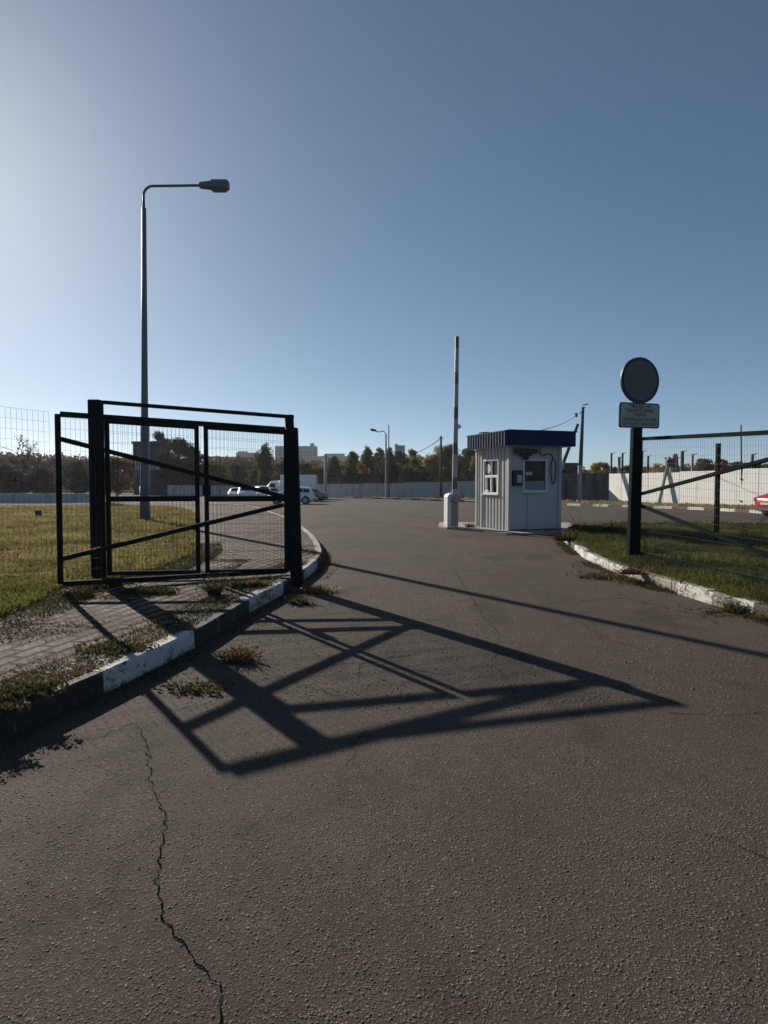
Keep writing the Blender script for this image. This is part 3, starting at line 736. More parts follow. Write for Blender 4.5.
wall('low_wall', 'low pale wall across the far side of the left lawn', at(-70, 500, 63).xy.to_3d(), at(92, 500, 63).xy.to_3d(), zt(0, 493.5, 63), zt(0, 493.5, 63), .2, M['wallg'], None, 4)
wall('low_wall', 'pale wall between the dark tower and the parked cars', at(168, 500, 99).xy.to_3d(), at(300, 500, 101).xy.to_3d(), zt(0, 485, 99), zt(0, 486, 100), .2, M['wallg'], None, 4)
gw0 = gnd(548, 500.5).xy.to_3d(); gw1 = gnd(609, 500.5).xy.to_3d()
wall('old_wall', 'sooty dark wall section between the booth and the white wall', gw0, gw1, zt(548, 474, gw0.y), zt(609, 474.5, gw1.y), .25, M['walld'], M['walld'], 3, jag=.1)
ww0 = gnd(610, 501.5).xy.to_3d(); ww1 = gnd(768, 507.5).xy.to_3d(); ww2 = ww0.lerp(ww1, 1.5)
wz0 = zt(610, 473.5, ww0.y); wz1 = zt(768, 468, ww1.y)
wall('white_wall', 'bright whitewashed block wall along the right side of the lot', ww0, ww2, wz0, wz0 + (wz1 - wz0) * 1.5, .3, M['wallw'], None, 2.4, jag=.06, pil=(.05, -.02))

# lone posts standing up behind the white wall
def wpt(px, back=1.2):
    k = (px - 384) / F; d = ww1 - ww0; t = (k * ww0.y - ww0.x) / (d.x - k * d.y); p = ww0 + d * t
    nn = Vector((d.y, -d.x, 0)).normalized(); nn = nn if nn.x > 0 else -nn
    return p + nn * back
LAB = {612: 'bent-topped dark post at the left end of the white wall', 620: 'short pale post leaning behind the left end of the white wall', 623: 'tall dark post just left of the sign post, above the white wall',
       642: 'dark post right of the sign post, above the white wall', 647.5: 'shorter dark post second right of the sign post above the wall', 678: 'short thin stub just left of a taller stub near the middle of the wall',
       682.5: 'tallest thick dark stub near the middle of the white wall', 692.5: 'grey stub at the left end of the reddish hedge', 752: 'slim dark stub above the white wall near the red car'}
for px, pyt in ((612, 453), (620, 457), (623, 453), (642, 451), (647.5, 456), (678, 457), (682.5, 451), (692.5, 454), (752, 454)):
    p = wpt(px, .9); p2 = Vector((px - 384, 0)) ; Y = p.y
    # keep on the wanted sight line at that depth
    q = at(px, pyt, Y); h = q.z - T(Y)
    e = empty('wall_post', (q.x, Y, T(Y)), 0, LAB[px], 'post', 'posts above the white wall')
    MB().bar((0, 0, 0), (random.uniform(-.08, .08), 0, h), .24 if px in (682.5, 620) else .17, .17, bev=.02).build('shaft', M['conc'] if px in (620, 692.5) else M['wood'], e)
    MB().bar((0, 0, h - .08), (.35 if px != 620 else .2, -.1, h + .05), .06, .06).build('bracket', M['wood'], e)
# leaning pole shadows on the wall, built as solid grey legs under a transformer
ap = wpt(668, -.35); ay = ap.y
e = empty('pole_shadow_pair', (ap.x, ay, T(ay)), 0, 'grey leaning pair of pole shadows on the white wall, built as solid legs', 'utility pole')
t1 = at(669.5, 457, ay); b1 = at(659, 503, ay); b2 = at(670, 503.5, ay); t2 = at(671.5, 458, ay)
world_to(e, MB().tube([b1, t1], [.17, .13], 8)).build('raked_shadow', M['polec'], e)
world_to(e, MB().tube([b2, t2], [.18, .14], 8)).build('upright_shadow', M['polec'], e)
world_to(e, MB().box(at(671, 463, ay), (.9, .5, .6), bev=.05).box(at(675, 461, ay), (.35, .4, 1.3), bev=.05)).build('transformer', M['black'], e)
# steel pipe mast near the right edge
mp = wpt(742, -.4); my = mp.y; mb0 = at(742, 504, my)
e = empty('pipe_mast', (mb0.x, my, T(my)), 0, 'thin steel mast clamped to the white wall left of the red car', 'mast')
mt = at(741, 425, my)
MB().tube([(0, 0, 0), (mt.x - mb0.x, 0, mt.z - T(my))], .05, 6).build('mast_tube', M['wood'], e)
MB().tube([(.28, 0, 0), (.28, 0, at(742, 474, my).z - T(my))], .07, 6).build('side_tube', M['wood'], e)
for q in (479, 501): MB().box((.1, 0, at(742, q, my).z - T(my)), (.55, .12, .12)).build('clamp', M['black'], e)

# ------------------------------------------------------------------ utility poles, lamps, cables
def pole(px, pyb, pyt, lab, r0, r1, mat, lean=0, name='utility_pole', grp='poles around the car park', arms=True):
    b_ = gnd(px, pyb); t_ = at(px + lean, pyt, b_.y); e = empty(name, b_, 0, lab, 'utility pole', grp)
    h = t_.z - b_.z; dx = t_.x - b_.x
    MB().tube([(0, 0, -.2), (dx * .5, 0, h * .5), (dx, 0, h)], [r0, (r0 + r1) / 2, r1], 8).build('shaft', mat, e, smooth=True)
    if arms: MB().bar((dx - .35, 0, h - .25), (dx + .35, 0, h - .25), .08, .08).build('crossarm', M['wood'], e)
    return e, b_, t_
pA, pAb, pAt = pole(579, 500.5, 407, 'two-tone utility pole with raking strut right of the booth', .30, .16, M['wood'], 4, arms=False)
MB().tube([(-.02, -.12, -.2), (.02, -.12, (at(579, 466, pAb.y).z - pAb.z))], [.30, .26], 8).build('concrete_stub', M['polec'], pA)
s0 = at(578, 424, pAb.y - .5); s1 = at(549, 500.5, pAb.y - .5)
ms = s1.lerp(s0, .5)
world_to(pA, MB().tube([s1, ms], [.24, .21], 8)).build('strut_base', M['polec'], pA)
world_to(pA, MB().tube([ms, s0], [.2, .16], 8)).build('strut', M['wood'], pA)
mb = MB(); mb.bar(at(579.5, 414, pAb.y - .2), at(585, 407, pAb.y - .2), .1).bar(at(583, 405, pAb.y), at(588, 404, pAb.y), .12).tube([at(576, 413, pAb.y - .3), at(576.5, 417, pAb.y - .3)], .15, 8)
world_to(pA, mb).build('insulator_bracket', M['black'], pA)
pB, pBb, pBt = pole(441, 498, 436, 'slim dark pole behind the raised barrier boom', .17, .13, M['wood'], 0)
pC, pCb, pCt = pole(325.5, 498.5, 454, 'short grey pole in front of the grey wall near the parked truck', .20, .17, M['polec'], 0)
pD, pDb, pDt = pole(388.8, 499, 425, 'thin tall mast beside the small far street lamp', .09, .06, M['wood'], 0, arms=False)
pE, pEb, pET = pole(149, 500, 420, 'thin pale pole left of the evergreen behind the wicket', .11, .08, M['polec'], 0, arms=False)
# far street lamp
lb2 = gnd(386, 499); e = empty('street_lamp', lb2, 0, 'small distant street lamp with short curved arm by the grey wall', 'street lamp')
h2 = at(386, 434, lb2.y).z - lb2.z
MB().tube([(0, 0, 0), (0, 0, h2)], [.13, .09], 8).build('pole', M['polec'], e)
ax = at(371, 430, lb2.y); dx = ax.x - lb2.x; dz_ = ax.z - lb2.z
MB().tube([(0, 0, h2 - .1), (-.25, 0, h2 + .35), (dx * .55, 0, dz_ - .25), (dx * .85, 0, dz_)], .06, 6).build('arm', M['polec'], e)
loft(MB(), [(dx * 1.05, 0, dz_ + .05, .1, .07), (dx * .95, 0, dz_ + .02, .2, .16), (dx * .7, 0, dz_ - .05, .18, .13), (dx * .62, 0, dz_ - .1, .07, .06)]).build('lamp_head', M['black'], e)
def cable(lab, a, b, sag, r=.03):
    pts = [a.lerp(b, k / 14) + Vector((0, 0, -sag * 4 * (k / 14) * (1 - k / 14))) for k in range(15)]
    o = MB().tube(pts, r, 4).build('overhead_cable', M['black']); return tag(o, lab, 'cable', 'overhead cables')
bo_pt = Vector((CB.x, CB.y, 0)) + U * 1.0 + V * .9 + Vector((0, 0, BH + .50))
cable('overhead cable from the strutted pole down to the blue booth roof', at(576.5, 415, pAb.y - .3), bo_pt, .25, .022)
cable('overhead cable from the dark pole sagging past the far lamp', at(441, 438, pBb.y), at(386, 457, lb2.y), .8, .05)
cable('overhead cable from the far lamp to the short grey pole', at(386, 457, lb2.y), at(325.5, 457, pCb.y), .9, .05)

# ------------------------------------------------------------------ buildings
def block(name, lab, px0, px1, pyt, Y, depth, mat, floors, cols, wm, cat='building', tops=(), rz=0, grp=None, fl_h=None):
    a = at(px0, pyt, Y); b_ = at(px1, pyt, Y); g = T(Y); h = a.z - g; w_ = b_.x - a.x
    e = empty(name, (a.x, Y, g), rz, lab, cat, grp)
    MB().box((w_ / 2, depth / 2, h / 2 - .2), (w_, depth, h + .4)).build('walls', mat, e)
    MB().box((w_ / 2, depth / 2, h + .25), (w_ + .4, depth + .4, .4)).build('roof', mat, e)
    for (t0, t1, hh) in tops: MB().box((w_ * (t0 + t1) / 2, depth / 2, h + .4 + hh / 2), (w_ * (t1 - t0), depth * .5, hh)).build('roof_cabin', mat, e)
    if floors:
        fh = h / floors; cw = w_ / cols; visible = range(max(0, floors - 6), floors); w0 = None
        for i in visible:
            for j in range(cols):
                if w0 is None: w0 = MB().box((0, 0, 0), (cw * .5, .12, fh * .5)).build('window', wm, e); o = w0
                else: o = w0.copy(); COL.objects.link(o); o.parent = e
                o.location = (cw * (j + .5), -.03, fh * (i + .5))
    return e
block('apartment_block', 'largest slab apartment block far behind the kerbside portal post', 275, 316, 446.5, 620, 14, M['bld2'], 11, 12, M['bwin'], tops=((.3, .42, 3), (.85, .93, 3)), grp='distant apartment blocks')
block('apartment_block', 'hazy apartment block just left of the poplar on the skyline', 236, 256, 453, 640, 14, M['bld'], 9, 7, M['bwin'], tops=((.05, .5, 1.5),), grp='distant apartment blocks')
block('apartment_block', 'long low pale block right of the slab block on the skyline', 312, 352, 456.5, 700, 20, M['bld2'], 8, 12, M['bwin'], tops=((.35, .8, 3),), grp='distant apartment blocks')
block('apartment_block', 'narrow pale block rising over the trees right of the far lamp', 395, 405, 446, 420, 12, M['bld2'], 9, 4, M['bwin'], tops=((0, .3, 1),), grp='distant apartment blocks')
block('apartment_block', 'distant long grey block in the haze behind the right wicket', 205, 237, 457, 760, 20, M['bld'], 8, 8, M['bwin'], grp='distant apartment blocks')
e = block('tower_building', 'dark blue-grey narrow building behind the left wicket', 133, 160.5, 444, 112, 5, M['bld3'], 0, 1, M['bwin'])
w_ = at(160.5, 444, 112).x - at(133, 444, 112).x
for (xx, z0, z1) in ((.10, 461, 470), (.28, 461, 470), (.63, 461, 470), (.84, 461, 470)):
    za, zb2 = at(0, z1, 112).z - T(112), at(0, z0, 112).z - T(112)
    f_ = MB().box((w_ * xx + .15, -.04, (za + zb2) / 2), (w_ * .15, .12, zb2 - za)).build('window', M['bwin2'], e)
    MB().box((w_ * xx + .15, -.11, (za + zb2) / 2), (.06, .04, zb2 - za)).build('frame', M['bld3'], f_)
for px in (0,):
    MB().box((w_ / 2, -.08, at(0, 474, 112).z - T(112)), (w_ + .1, .2, .15)).build('floor_band', M['bld3'], e)
block('shed', 'long maroon shed behind the left end of the grey wall', 315, 384, 476.5, 108, 6, M['maroon'], 1, 10, M['bwin'], 'shed')
block('shed', 'small rusty-brown shed roof behind the sooty wall', 556, 578, 466, 92, 5, M['maroon'], 0, 1, M['bwin'], 'shed')

# ------------------------------------------------------------------ vehicles
def car(name, lab, loc, rz, paint, suv=False, sc_=1.0, grp=None, cat='car'):
    e = empty(name, loc, rz, lab, cat, grp)
    H = 1.68 if suv else 1.46; L = 4.5
    # stations x, half width, sill z, shoulder z, roof z, roof half width
    if suv:
        st = [(-2.22, .72, .42, .78, .84, .60), (-2.12, .86, .30, .98, 1.12, .72), (-1.95, .89, .26, 1.04, 1.52, .66), (-1.5, .90, .24, 1.06, 1.65, .66), (-.4, .91, .22, 1.04, 1.68, .66), (.45, .91, .22, 1.02, 1.60, .64),
              (.95, .91, .22, 1.0, 1.20, .70), (1.2, .90, .24, .98, 1.04, .74), (1.9, .88, .28, .90, .96, .74), (2.15, .82, .32, .76, .84, .70), (2.26, .70, .40, .62, .70, .60)]
    else:
        st = [(-2.24, .68, .42, .74, .80, .58), (-2.12, .84, .30, .90, .98, .70), (-1.65, .87, .25, .95, 1.04, .70), (-1.15, .88, .22, .95, 1.36, .58), (-.7, .88, .2, .94, 1.44, .58), (.1, .88, .2, .92, 1.46, .58),
              (.55, .88, .2, .92, 1.36, .60), (1.05, .88, .2, .92, 1.0, .70), (1.25, .87, .22, .90, .94, .74), (1.85, .86, .26, .80, .86, .72), (2.12, .80, .30, .70, .76, .68), (2.25, .66, .38, .56, .62, .58)]
    vs = []; prof_n = 10
    for (x, hw, z0, z1, z2, rw) in st:
        half = [(hw * .86, z0), (hw, z0 + .12), (hw, (z0 + z1) / 2), (hw * .98, z1), (rw + (hw - rw) * .25, z1 + (z2 - z1) * .75), ]
        half2 = half + [(rw * .75, z2)]
        ring = [(x, y, z) for y, z in half2] + [(x, -y, z) for y, z in half2[::-1]]
        vs += ring
    n = 12; m = len(st)
    mb = MB().add(vs, [(i * n + k, (i + 1) * n + k, (i + 1) * n + (k + 1) % n, i * n + (k + 1) % n) for i in range(m - 1) for k in range(n)] + [tuple(range(n)), tuple((m - 1) * n + k for k in range(n))[::-1]])
    bd = mb.build('body', paint, e, smooth=True)
    md = bd.modifiers.new('edge', 'SUBSURF'); md.levels = md.render_levels = 1
    # side windows and screens
    def inter(x):
        for a, b_ in zip(st, st[1:]):
            if a[0] <= x <= b_[0]:
                t = (x - a[0]) / (b_[0] - a[0]); return [p + (q - p) * t for p, q in zip(a, b_)]
        return list(st[-1])
    def side_pt(x, f, s, out=.012):
        _, hw, z0, z1, z2, rw = inter(x); y = hw * .98 + (rw + (hw - rw) * .25 - hw * .98) * f / .75; return (x, s * (y + out), z1 + (z2 - z1) * f)
    spans = ((-1.78, -1.2), (-1.12, -.25), (-.17, .72)) if suv else ((-1.28, -.85), (-.78, -.12), (-.04, .72))
    for s in (-1, 1):
        for (xa, xb) in spans:
            q = [side_pt(xa, .10, s), side_pt(xb, .10, s), side_pt(xb, .70, s), side_pt(xa, .70, s)]
            MB().add(q, [(0, 1, 2, 3)] if s < 0 else [(3, 2, 1, 0)]).build('side_window', M['glass'], e)
    def screen(xa, xb, nm):
        A_ = inter(xa); B_ = inter(xb); q = []
        o = .02 if xa < 0 else .02
        for (st_, ) in ((A_,), (B_,)):
            pass
        w1 = A_[5] * .72 if abs(xa) > abs(xb) else A_[5] * .66
        w2 = B_[5] * .72 if abs(xb) > abs(xa) else B_[5] * .66
        q = [(xa, -w1, A_[4] + .02), (xb, -w2, B_[4] + .02), (xb, w2, B_[4] + .02), (xa, w1, A_[4] + .02)]
        MB().add(q, [(0, 1, 2, 3)]).build(nm, M['glass'], e)
    if suv: screen(-2.11, -1.97, 'rear_window'); screen(.52, 1.12, 'windscreen')
    else: screen(-1.60, -1.18, 'rear_window'); screen(.58, 1.04, 'windscreen')
    for x in (-1.38, 1.38):
        for s in (-1, 1):
            r = .36 if suv else .32
            wh = MB().disc((x, s * .80, r), r, .22, (0, 1, 0), 20).build('wheel', M['rubber'], e)
            MB().disc((x, s * .915, r), r * .62, .012, (0, 1, 0), 14).build('rim', M['rim'], wh)
            ar = MB(); pts = [(x + (r + .07) * math.cos(a), s * .895, r + (r + .07) * math.sin(a)) for a in [math.pi * k / 8 for k in range(9)]]
            ar.add([(x, s * .895, r)] + pts, [(0, k + 1, k + 2) for k in range(8)]); ar.build('wheel_arch', M['trim'], e)
    for s in (-1, 1):
        MB().box((2.14, s * .58, .68), (.12, .30, .13), bev=.03).build('headlight', M['lampw'], e)
        MB().box((-2.14, s * .66, .80 if not suv else .9), (.14, .26, .18), bev=.03).build('tail_light', M['lampr'], e)
        MB().box((.78, s * .98, 1.0), (.12, .2, .13), bev=.03).build('mirror', paint, e)
    MB().box((-2.2, 0, .36), (.12, 1.3, .16), bev=.03).build('rear_bumper', M['trim'], e)
    MB().box((2.22, 0, .36), (.12, 1.3, .16), bev=.03).build('front_bumper', M['trim'], e)
    MB().box((-2.245, 0, .62), (.03, .5, .11)).build('number_plate', M['paper'], e)
    if sc_ != 1: e.scale = (sc_,) * 3
    return e
p = gnd(292, 503.8); car('parked_car', 'white estate car seen side-on, half behind the kerbside portal post', p, R(180), M['cwhite'], True)
p = gnd(307, 501.2); car('parked_car', 'darker car peeping out behind the white estate car', p + Vector((0, 0, 0)), R(168), M['cgrey'])
p = gnd(233, 498.3)
labs = ['white car at the left end of the far parked row behind the right wicket', 'silver-white car second from left in the far parked row', 'white car third from left in the far parked row',
        'pale car fourth from left in the far parked row', 'white car at the right end of the far parked row']
cols_ = ['cwhite'] * 5
for i, px in enumerate((236, 245, 254.5, 263, 272)):
    q = gnd(px, 499.6 + .2 * (i % 2)); car('parked_car', labs[i], q, R(-80 + 5 * i), M[cols_[i]], suv=(i in (1, 3)), grp='cars in the far parked row')
q = gnd(809, 517); car('parked_car', 'red car cut off by the right edge of the photo', q, R(8), M['cred'])
# box truck
q = gnd(288, 498.8)
tr = empty('box_truck', q, R(180), 'white box truck parked behind the portal post in front of the grey wall', 'truck')
MB().box((-1.4, 0, 1.9), (4.4, 2.2, 2.2), bev=.06).build('cargo_box', M['cwhite'], tr)
cb = MB(); loft(cb, [(1.0, 0, 1.35, 1.0, .95), (2.1, 0, 1.3, 1.0, .9), (2.5, 0, 1.05, .98, .6), (2.9, 0, .95, .9, .45)], 16); cab_ = cb.build('cab', M['cwhite'], tr)
for s in (-1, 1): MB().box((1.75, s * 1.0, 1.65), (.7, .03, .5), bev=.01).build('cab_window', M['glass'], cab_)
MB().box((-.6, 0, .62), (5.6, .9, .22)).build('chassis', M['trim'], tr)
for x in (-2.4, 1.8):
    for s in (-1, 1):
        wh = MB().disc((x, s * .9, .42), .42, .26, (0, 1, 0), 18).build('wheel', M['rubber'], tr); MB().disc((x, s * 1.035, .42), .22, .012, (0, 1, 0), 12).build('rim', M['rim'], wh)
MB().box((-3.0, -1.12, 2.7), (.95, .02, .5)).build('dark_panel', M['trim'], tr)
MB().box((-2.6, -1.12, 1.15), (1.8, .02, .28)).build('side_band', M['trim'], tr)

# ------------------------------------------------------------------ trees
def quads_mesh(name, C, Rx, mat, parent=None, aspect=.7, up_bias=0.0):
    """C: (n,3) centres, Rx: (n,) sizes; randomly turned leaf quads"""
    n = len(C); a = rng.normal(size=(n, 3)); a /= np.linalg.norm(a, axis=1)[:, None]
    b_ = rng.normal(size=(n, 3)); b_ -= a * (a * b_).sum(1)[:, None]; b_ /= np.linalg.norm(b_, axis=1)[:, None]
    a = a * Rx[:, None]; b_ = b_ * (Rx * aspect)[:, None]
    v = np.stack([C - a, C - b_ * .9, C + a, C + b_], 1).reshape(-1, 3)
    me = bpy.data.meshes.new(name); me.vertices.add(4 * n); me.vertices.foreach_set('co', v.ravel().astype('f'))
    me.loops.add(4 * n); me.loops.foreach_set('vertex_index', np.arange(4 * n, dtype='i'))
    me.polygons.add(n); me.polygons.foreach_set('loop_start', np.arange(0, 4 * n, 4, dtype='i'))
    me.update(calc_edges=True); me.materials.append(mat)
    o = bpy.data.objects.new(name, me); COL.objects.link(o)
    if parent: o.parent = parent
    return o
def branches(mb, p, d, L, r, depth, tips, spread=.6, n=3):
    q = p + d * L; mid = p.lerp(q, .5) + Vector((random.gauss(0, .05), random.gauss(0, .05), 0)) * L
    mb.tube([p, mid, q], [r, r * .8, r * .6], 5 if depth > 1 else 3, cap=False); tips.append((q, depth))
    if depth == 0: return
    for k in range(n):
        nd = (d + Vector((random.gauss(0, spread), random.gauss(0, spread), random.gauss(.12, spread * .6)))).normalized()
        branches(mb, p.lerp(q, random.uniform(.55, 1)), nd, L * random.uniform(.55, .8), r * .55, depth - 1, tips, spread, n)
def tree(px, pyb, pyt, wpx, Y, mat, lab, shape='round', dens=1.0, grp='trees beyond the car park', name='tree', leaf=1.0, base=.25):
    g = Vector((at(px, 485, Y).x, Y, T(Y))); h = at(px, pyt, Y).z - g.z; wr = wpx / F * Y / 2
    e = empty(name, g, 0, lab, 'tree', grp); tb = MB(); tips = []
    r0 = max(.12, h * .022)
    if shape == 'bare':
        branches(tb, Vector((0, 0, -.1)), Vector((0, 0, 1)), h * .36, r0, 5, tips, .45, 3)
        tb.build('trunk', M['bark'], e)
        P_ = np.array([t[0][:] for t in tips if t[1] <= 1]); P_ = P_[rng.random(len(P_)) < .25]
        quads_mesh('crown', P_ + rng.normal(0, .3, P_.shape), rng.uniform(.12, .26, len(P_)), mat, e); return e
    tb.tube([(0, 0, -.2), (random.gauss(0, .1), 0, h * .35), (random.gauss(0, .2), 0, h * .8)], [r0, r0 * .75, r0 * .2], 7)
    nb = 7 if shape != 'poplar' else 5
    cl = []
    px_m = Y / F                                           # metres per pixel at that depth
    nclump = int(38 * dens) if shape != 'poplar' else 34
    for k in range(nclump):
        if shape == 'poplar':
            t = random.uniform(0, 1); z = h * (base * .6 + (.98 - base * .6) * t); rad = wr * (max(.28, 1 - abs(2 * t - .9) ** 4 * .7) ** .7) * .62
            a = random.uniform(0, 6.28); cl.append((Vector((math.cos(a) * rad * random.random(), math.sin(a) * rad * random.random(), z)), rad * .75 + .15))
        else:
            a = random.uniform(0, 6.28); t = random.random() ** .8; zz_ = random.uniform(-1, 1)
            rr_ = math.sqrt(max(0, 1 - zz_ * zz_)) * (t ** .5)
            zc_ = h * (base + 1) / 2; hz = h * (1 - base) / 2
            c_ = Vector((math.cos(a) * rr_ * wr * .8, math.sin(a) * rr_ * wr * .8, zc_ + zz_ * hz * .82)); cl.append((c_, wr * random.uniform(.22, .42)))
    cl.append((Vector((random.uniform(-.1, .1) * wr, 0, h - wr * .4)), wr * .34))
    for c_, r_ in cl[::3]:
        b0 = Vector((0, 0, min(c_.z * .6, h * .6))); tb.tube([b0, b0.lerp(c_, .5) + Vector((0, 0, .2)), c_], [r0 * .4, r0 * .25, r0 * .08], 4, cap=False)
    tb.build('trunk', M['bark'], e)
    C = []; S = []
    ls = max(.12, .75 * px_m) * leaf
    for c_, r_ in cl:
        m = int(min(420, max(40, 5.5 * (r_ / ls) ** 2 * dens)))
        d_ = rng.normal(size=(m, 3)); d_ /= np.linalg.norm(d_, axis=1)[:, None]; rad = r_ * rng.random(m) ** .45
        q_ = d_ * rad[:, None] * np.array([1, 1, .8 if shape != 'poplar' else 1.5]) + np.array(c_[:]); C.append(q_); S.append(ls * rng.uniform(.6, 1.5, m))
    quads_mesh('crown', np.concatenate(C), np.concatenate(S), mat, e)
    return e
# left side
tree(25, 505, 430, 30, 92, M['l_brown'], 'tall nearly bare tree at the far left above the low wall', 'bare')
tree(50, 505, 448, 34, 96, M['l_brown'], 'second bare tree right of the tallest one above the low wall', 'bare')
tree(8, 505, 466, 44, 84, M['l_brown'], 'broad brown tree at the extreme left behind the fence', dens=1.1, base=.1)
tree(45, 505, 468, 40, 86, M['l_brown'], 'rust-brown bushy tree behind the left stile of the big leaf', dens=.9, base=.1)
tree(78, 505, 462, 36, 95, M['l_dark'], 'dark tree just left of the thick portal post', dens=1.1, base=.1)
tree(117, 505, 456, 36, 80, M['l_rust'], 'orange autumn tree left of the dark blue-grey building', dens=.9, base=.1)
tree(103, 505, 466, 30, 96, M['l_brown'], 'brown tree between the thick portal post and the orange tree', dens=1, base=.1)
tree(160, 505, 431, 28, 118, M['l_dark'], 'tall open-crowned evergreen beside the dark building', dens=.8, base=.3)
tree(180, 505, 438, 44, 108, M['l_dark'], 'massive dark evergreen filling the left wicket', dens=1.6, base=.05)
tree(196, 505, 447, 26, 104, M['l_dark'], 'smaller dark evergreen against the wicket stile', dens=1.3, base=.05)
tree(215, 505, 464, 30, 118, M['l_olive'], 'olive tree right of the wicket double stile', dens=1, base=.05)
tree(238, 505, 462, 30, 124, M['l_brown'], 'hazy brown tree over the far parked row', dens=1, base=.05)
tree(255, 505, 468, 20, 116, M['l_green'], 'small green tree at the foot of the poplar', dens=1, base=.05)
tree(265, 505, 445, 21, 112, M['l_olive'], 'tall poplar left of the kerbside portal post', 'poplar', base=.1)
tree(283, 505, 460, 18, 116, M['l_green'], 'green tree hidden mostly by the kerbside portal post', dens=1, base=.05)
# centre
cdat = [(306, 461, 24, 'l_green', 'round', 'green tree just right of the kerbside portal post'), (318, 466, 18, 'l_olive', 'round', 'olive bush-like tree left of the short grey pole'),
        (334, 457, 11, 'l_dark', 'poplar', 'small dark poplar right of the short grey pole'), (341, 463, 16, 'l_yel', 'round', 'yellow tree behind the maroon shed'),
        (352, 452, 13, 'l_green', 'poplar', 'dark green poplar between two yellow trees'), (362, 462, 18, 'l_yel', 'round', 'second yellow tree with rusty top over the shed'),
        (368, 449, 15, 'l_green', 'poplar', 'green poplar left of the far lamp'), (380, 446, 16, 'l_green', 'round', 'green tree just left of the far lamp pole'),
        (389, 448, 15, 'l_dark', 'poplar', 'dark poplar right behind the far lamp pole'), (397, 463, 22, 'l_org', 'round', 'low orange tree behind the grey wall coping'),
        (400, 451, 14, 'l_dark', 'poplar', 'dark poplar rising over the low orange tree'), (410, 447, 18, 'l_yel', 'round', 'yellow-green tree right of the narrow block'),
        (415, 458, 26, 'l_green', 'round', 'rounded olive-green tree left of the slim dark pole'), (432, 455, 24, 'l_yel', 'round', 'golden tree beside the slim dark pole'),
        (449, 443, 34, 'l_olive', 'round', 'tall broad olive tree behind the barrier boom'), (467, 446, 26, 'l_green', 'round', 'green tree between the boom and the booth'),
        (482, 452, 26, 'l_olive', 'round', 'olive tree mostly hidden behind the booth')]
for i, (px, pyt, wpx, m_, sh, lab) in enumerate(cdat):
    tree(px, 498, pyt, wpx * (1.15 if sh == 'round' else 1.35), 108 + (i % 4) * 5, M[m_], lab, sh, dens=1.1, base=.02 if sh == 'round' else .1)
# right
tree(562, 500, 462, 16, 84, M['l_dark'], 'dark shrub-like tree directly right of the booth', dens=1.2, base=.0)
tree(571, 500, 468, 14, 96, M['l_brown'], 'brown tree behind the foot of the strut', dens=1, base=.05)
tree(601, 500, 460, 22, 110, M['l_yel'], 'yellow tree over the sooty wall near the white wall end', dens=.9, base=.05)
tree(614, 500, 466, 16, 120, M['l_brown'], 'brownish tree behind the bent-topped post', dens=.8, base=.05)
tree(628, 500, 464, 20, 112, M['l_dark'], 'dark tree behind the sign post', dens=.8, base=.05)
tree(659, 500, 454, 34, 118, M['l_yel'], 'sparse pale yellow tree left of the leaning pole shadows', 'bare')
tree(656, 500, 463, 26, 116, M['l_yel'], 'thin yellow-brown tree behind the white wall', dens=.5, base=.05)
tree(676, 500, 450, 24, 90, M['l_brown'], 'bare dark-twigged tree behind the transformer above the pole shadows', 'bare')
for px, pyt, m_, lab in ((703, 457, 'l_brown', 'reddish-brown bushy tree left of the fence post above the wall'), (722, 458, 'l_org', 'rusty bushy tree behind the top of the fence post'), (736, 461, 'l_dark', 'dark green bushy tree at the thin steel mast'),
                    (755, 463, 'l_green', 'green bushy tree above the wall near the right edge'), (772, 462, 'l_green', 'green bushy tree cut by the right edge')):
    tree(px, 500, pyt, 26, 78, M[m_], lab, dens=1.2, base=.0, grp='bushy trees above the white wall')
# woodland far off reading as one mass
def wood(lab, px0, px1, Y, tops, mat, name='woodland', dens=1.0):
    n = int(abs(px1 - px0) * 60 * dens); xs = rng.uniform(px0, px1, n); tp = np.interp(xs, *zip(*tops)) + rng.normal(0, .7, n) + 2.2 * np.sin(xs * .7) + 1.2 * np.sin(xs * 1.9)
    u = rng.random(n) ** .8; X = (xs - 384) / F * Y; top = EYE + (HOR - tp) / F * Y
    Z = T(Y) + u * (top - T(Y)); C = np.stack([X, Y + rng.uniform(-6, 6, n), Z], 1)
    return tag(quads_mesh(name, C, rng.uniform(.9, 2.2, n) * Y / F, mat), lab, 'woodland', kind='stuff')
wood('distant brown woodland band behind the left lawn', -90, 135, 150, [(-90, 455), (0, 455), (40, 457), (88, 459), (135, 460)], M['l_brown'], dens=1.5)
wood('distant greyish tree belt behind the wickets', 130, 330, 190, [(130, 458), (200, 460), (250, 460), (330, 464)], M['l_brown'], dens=1.3)
wood('distant olive tree belt behind the grey wall', 320, 560, 170, [(320, 464), (380, 460), (450, 457), (560, 463)], M['l_olive'], dens=1.5)
wood('distant dark tree belt behind the white wall', 550, 860, 160, [(550, 472), (620, 471), (700, 466), (860, 466)], M['l_brown'])

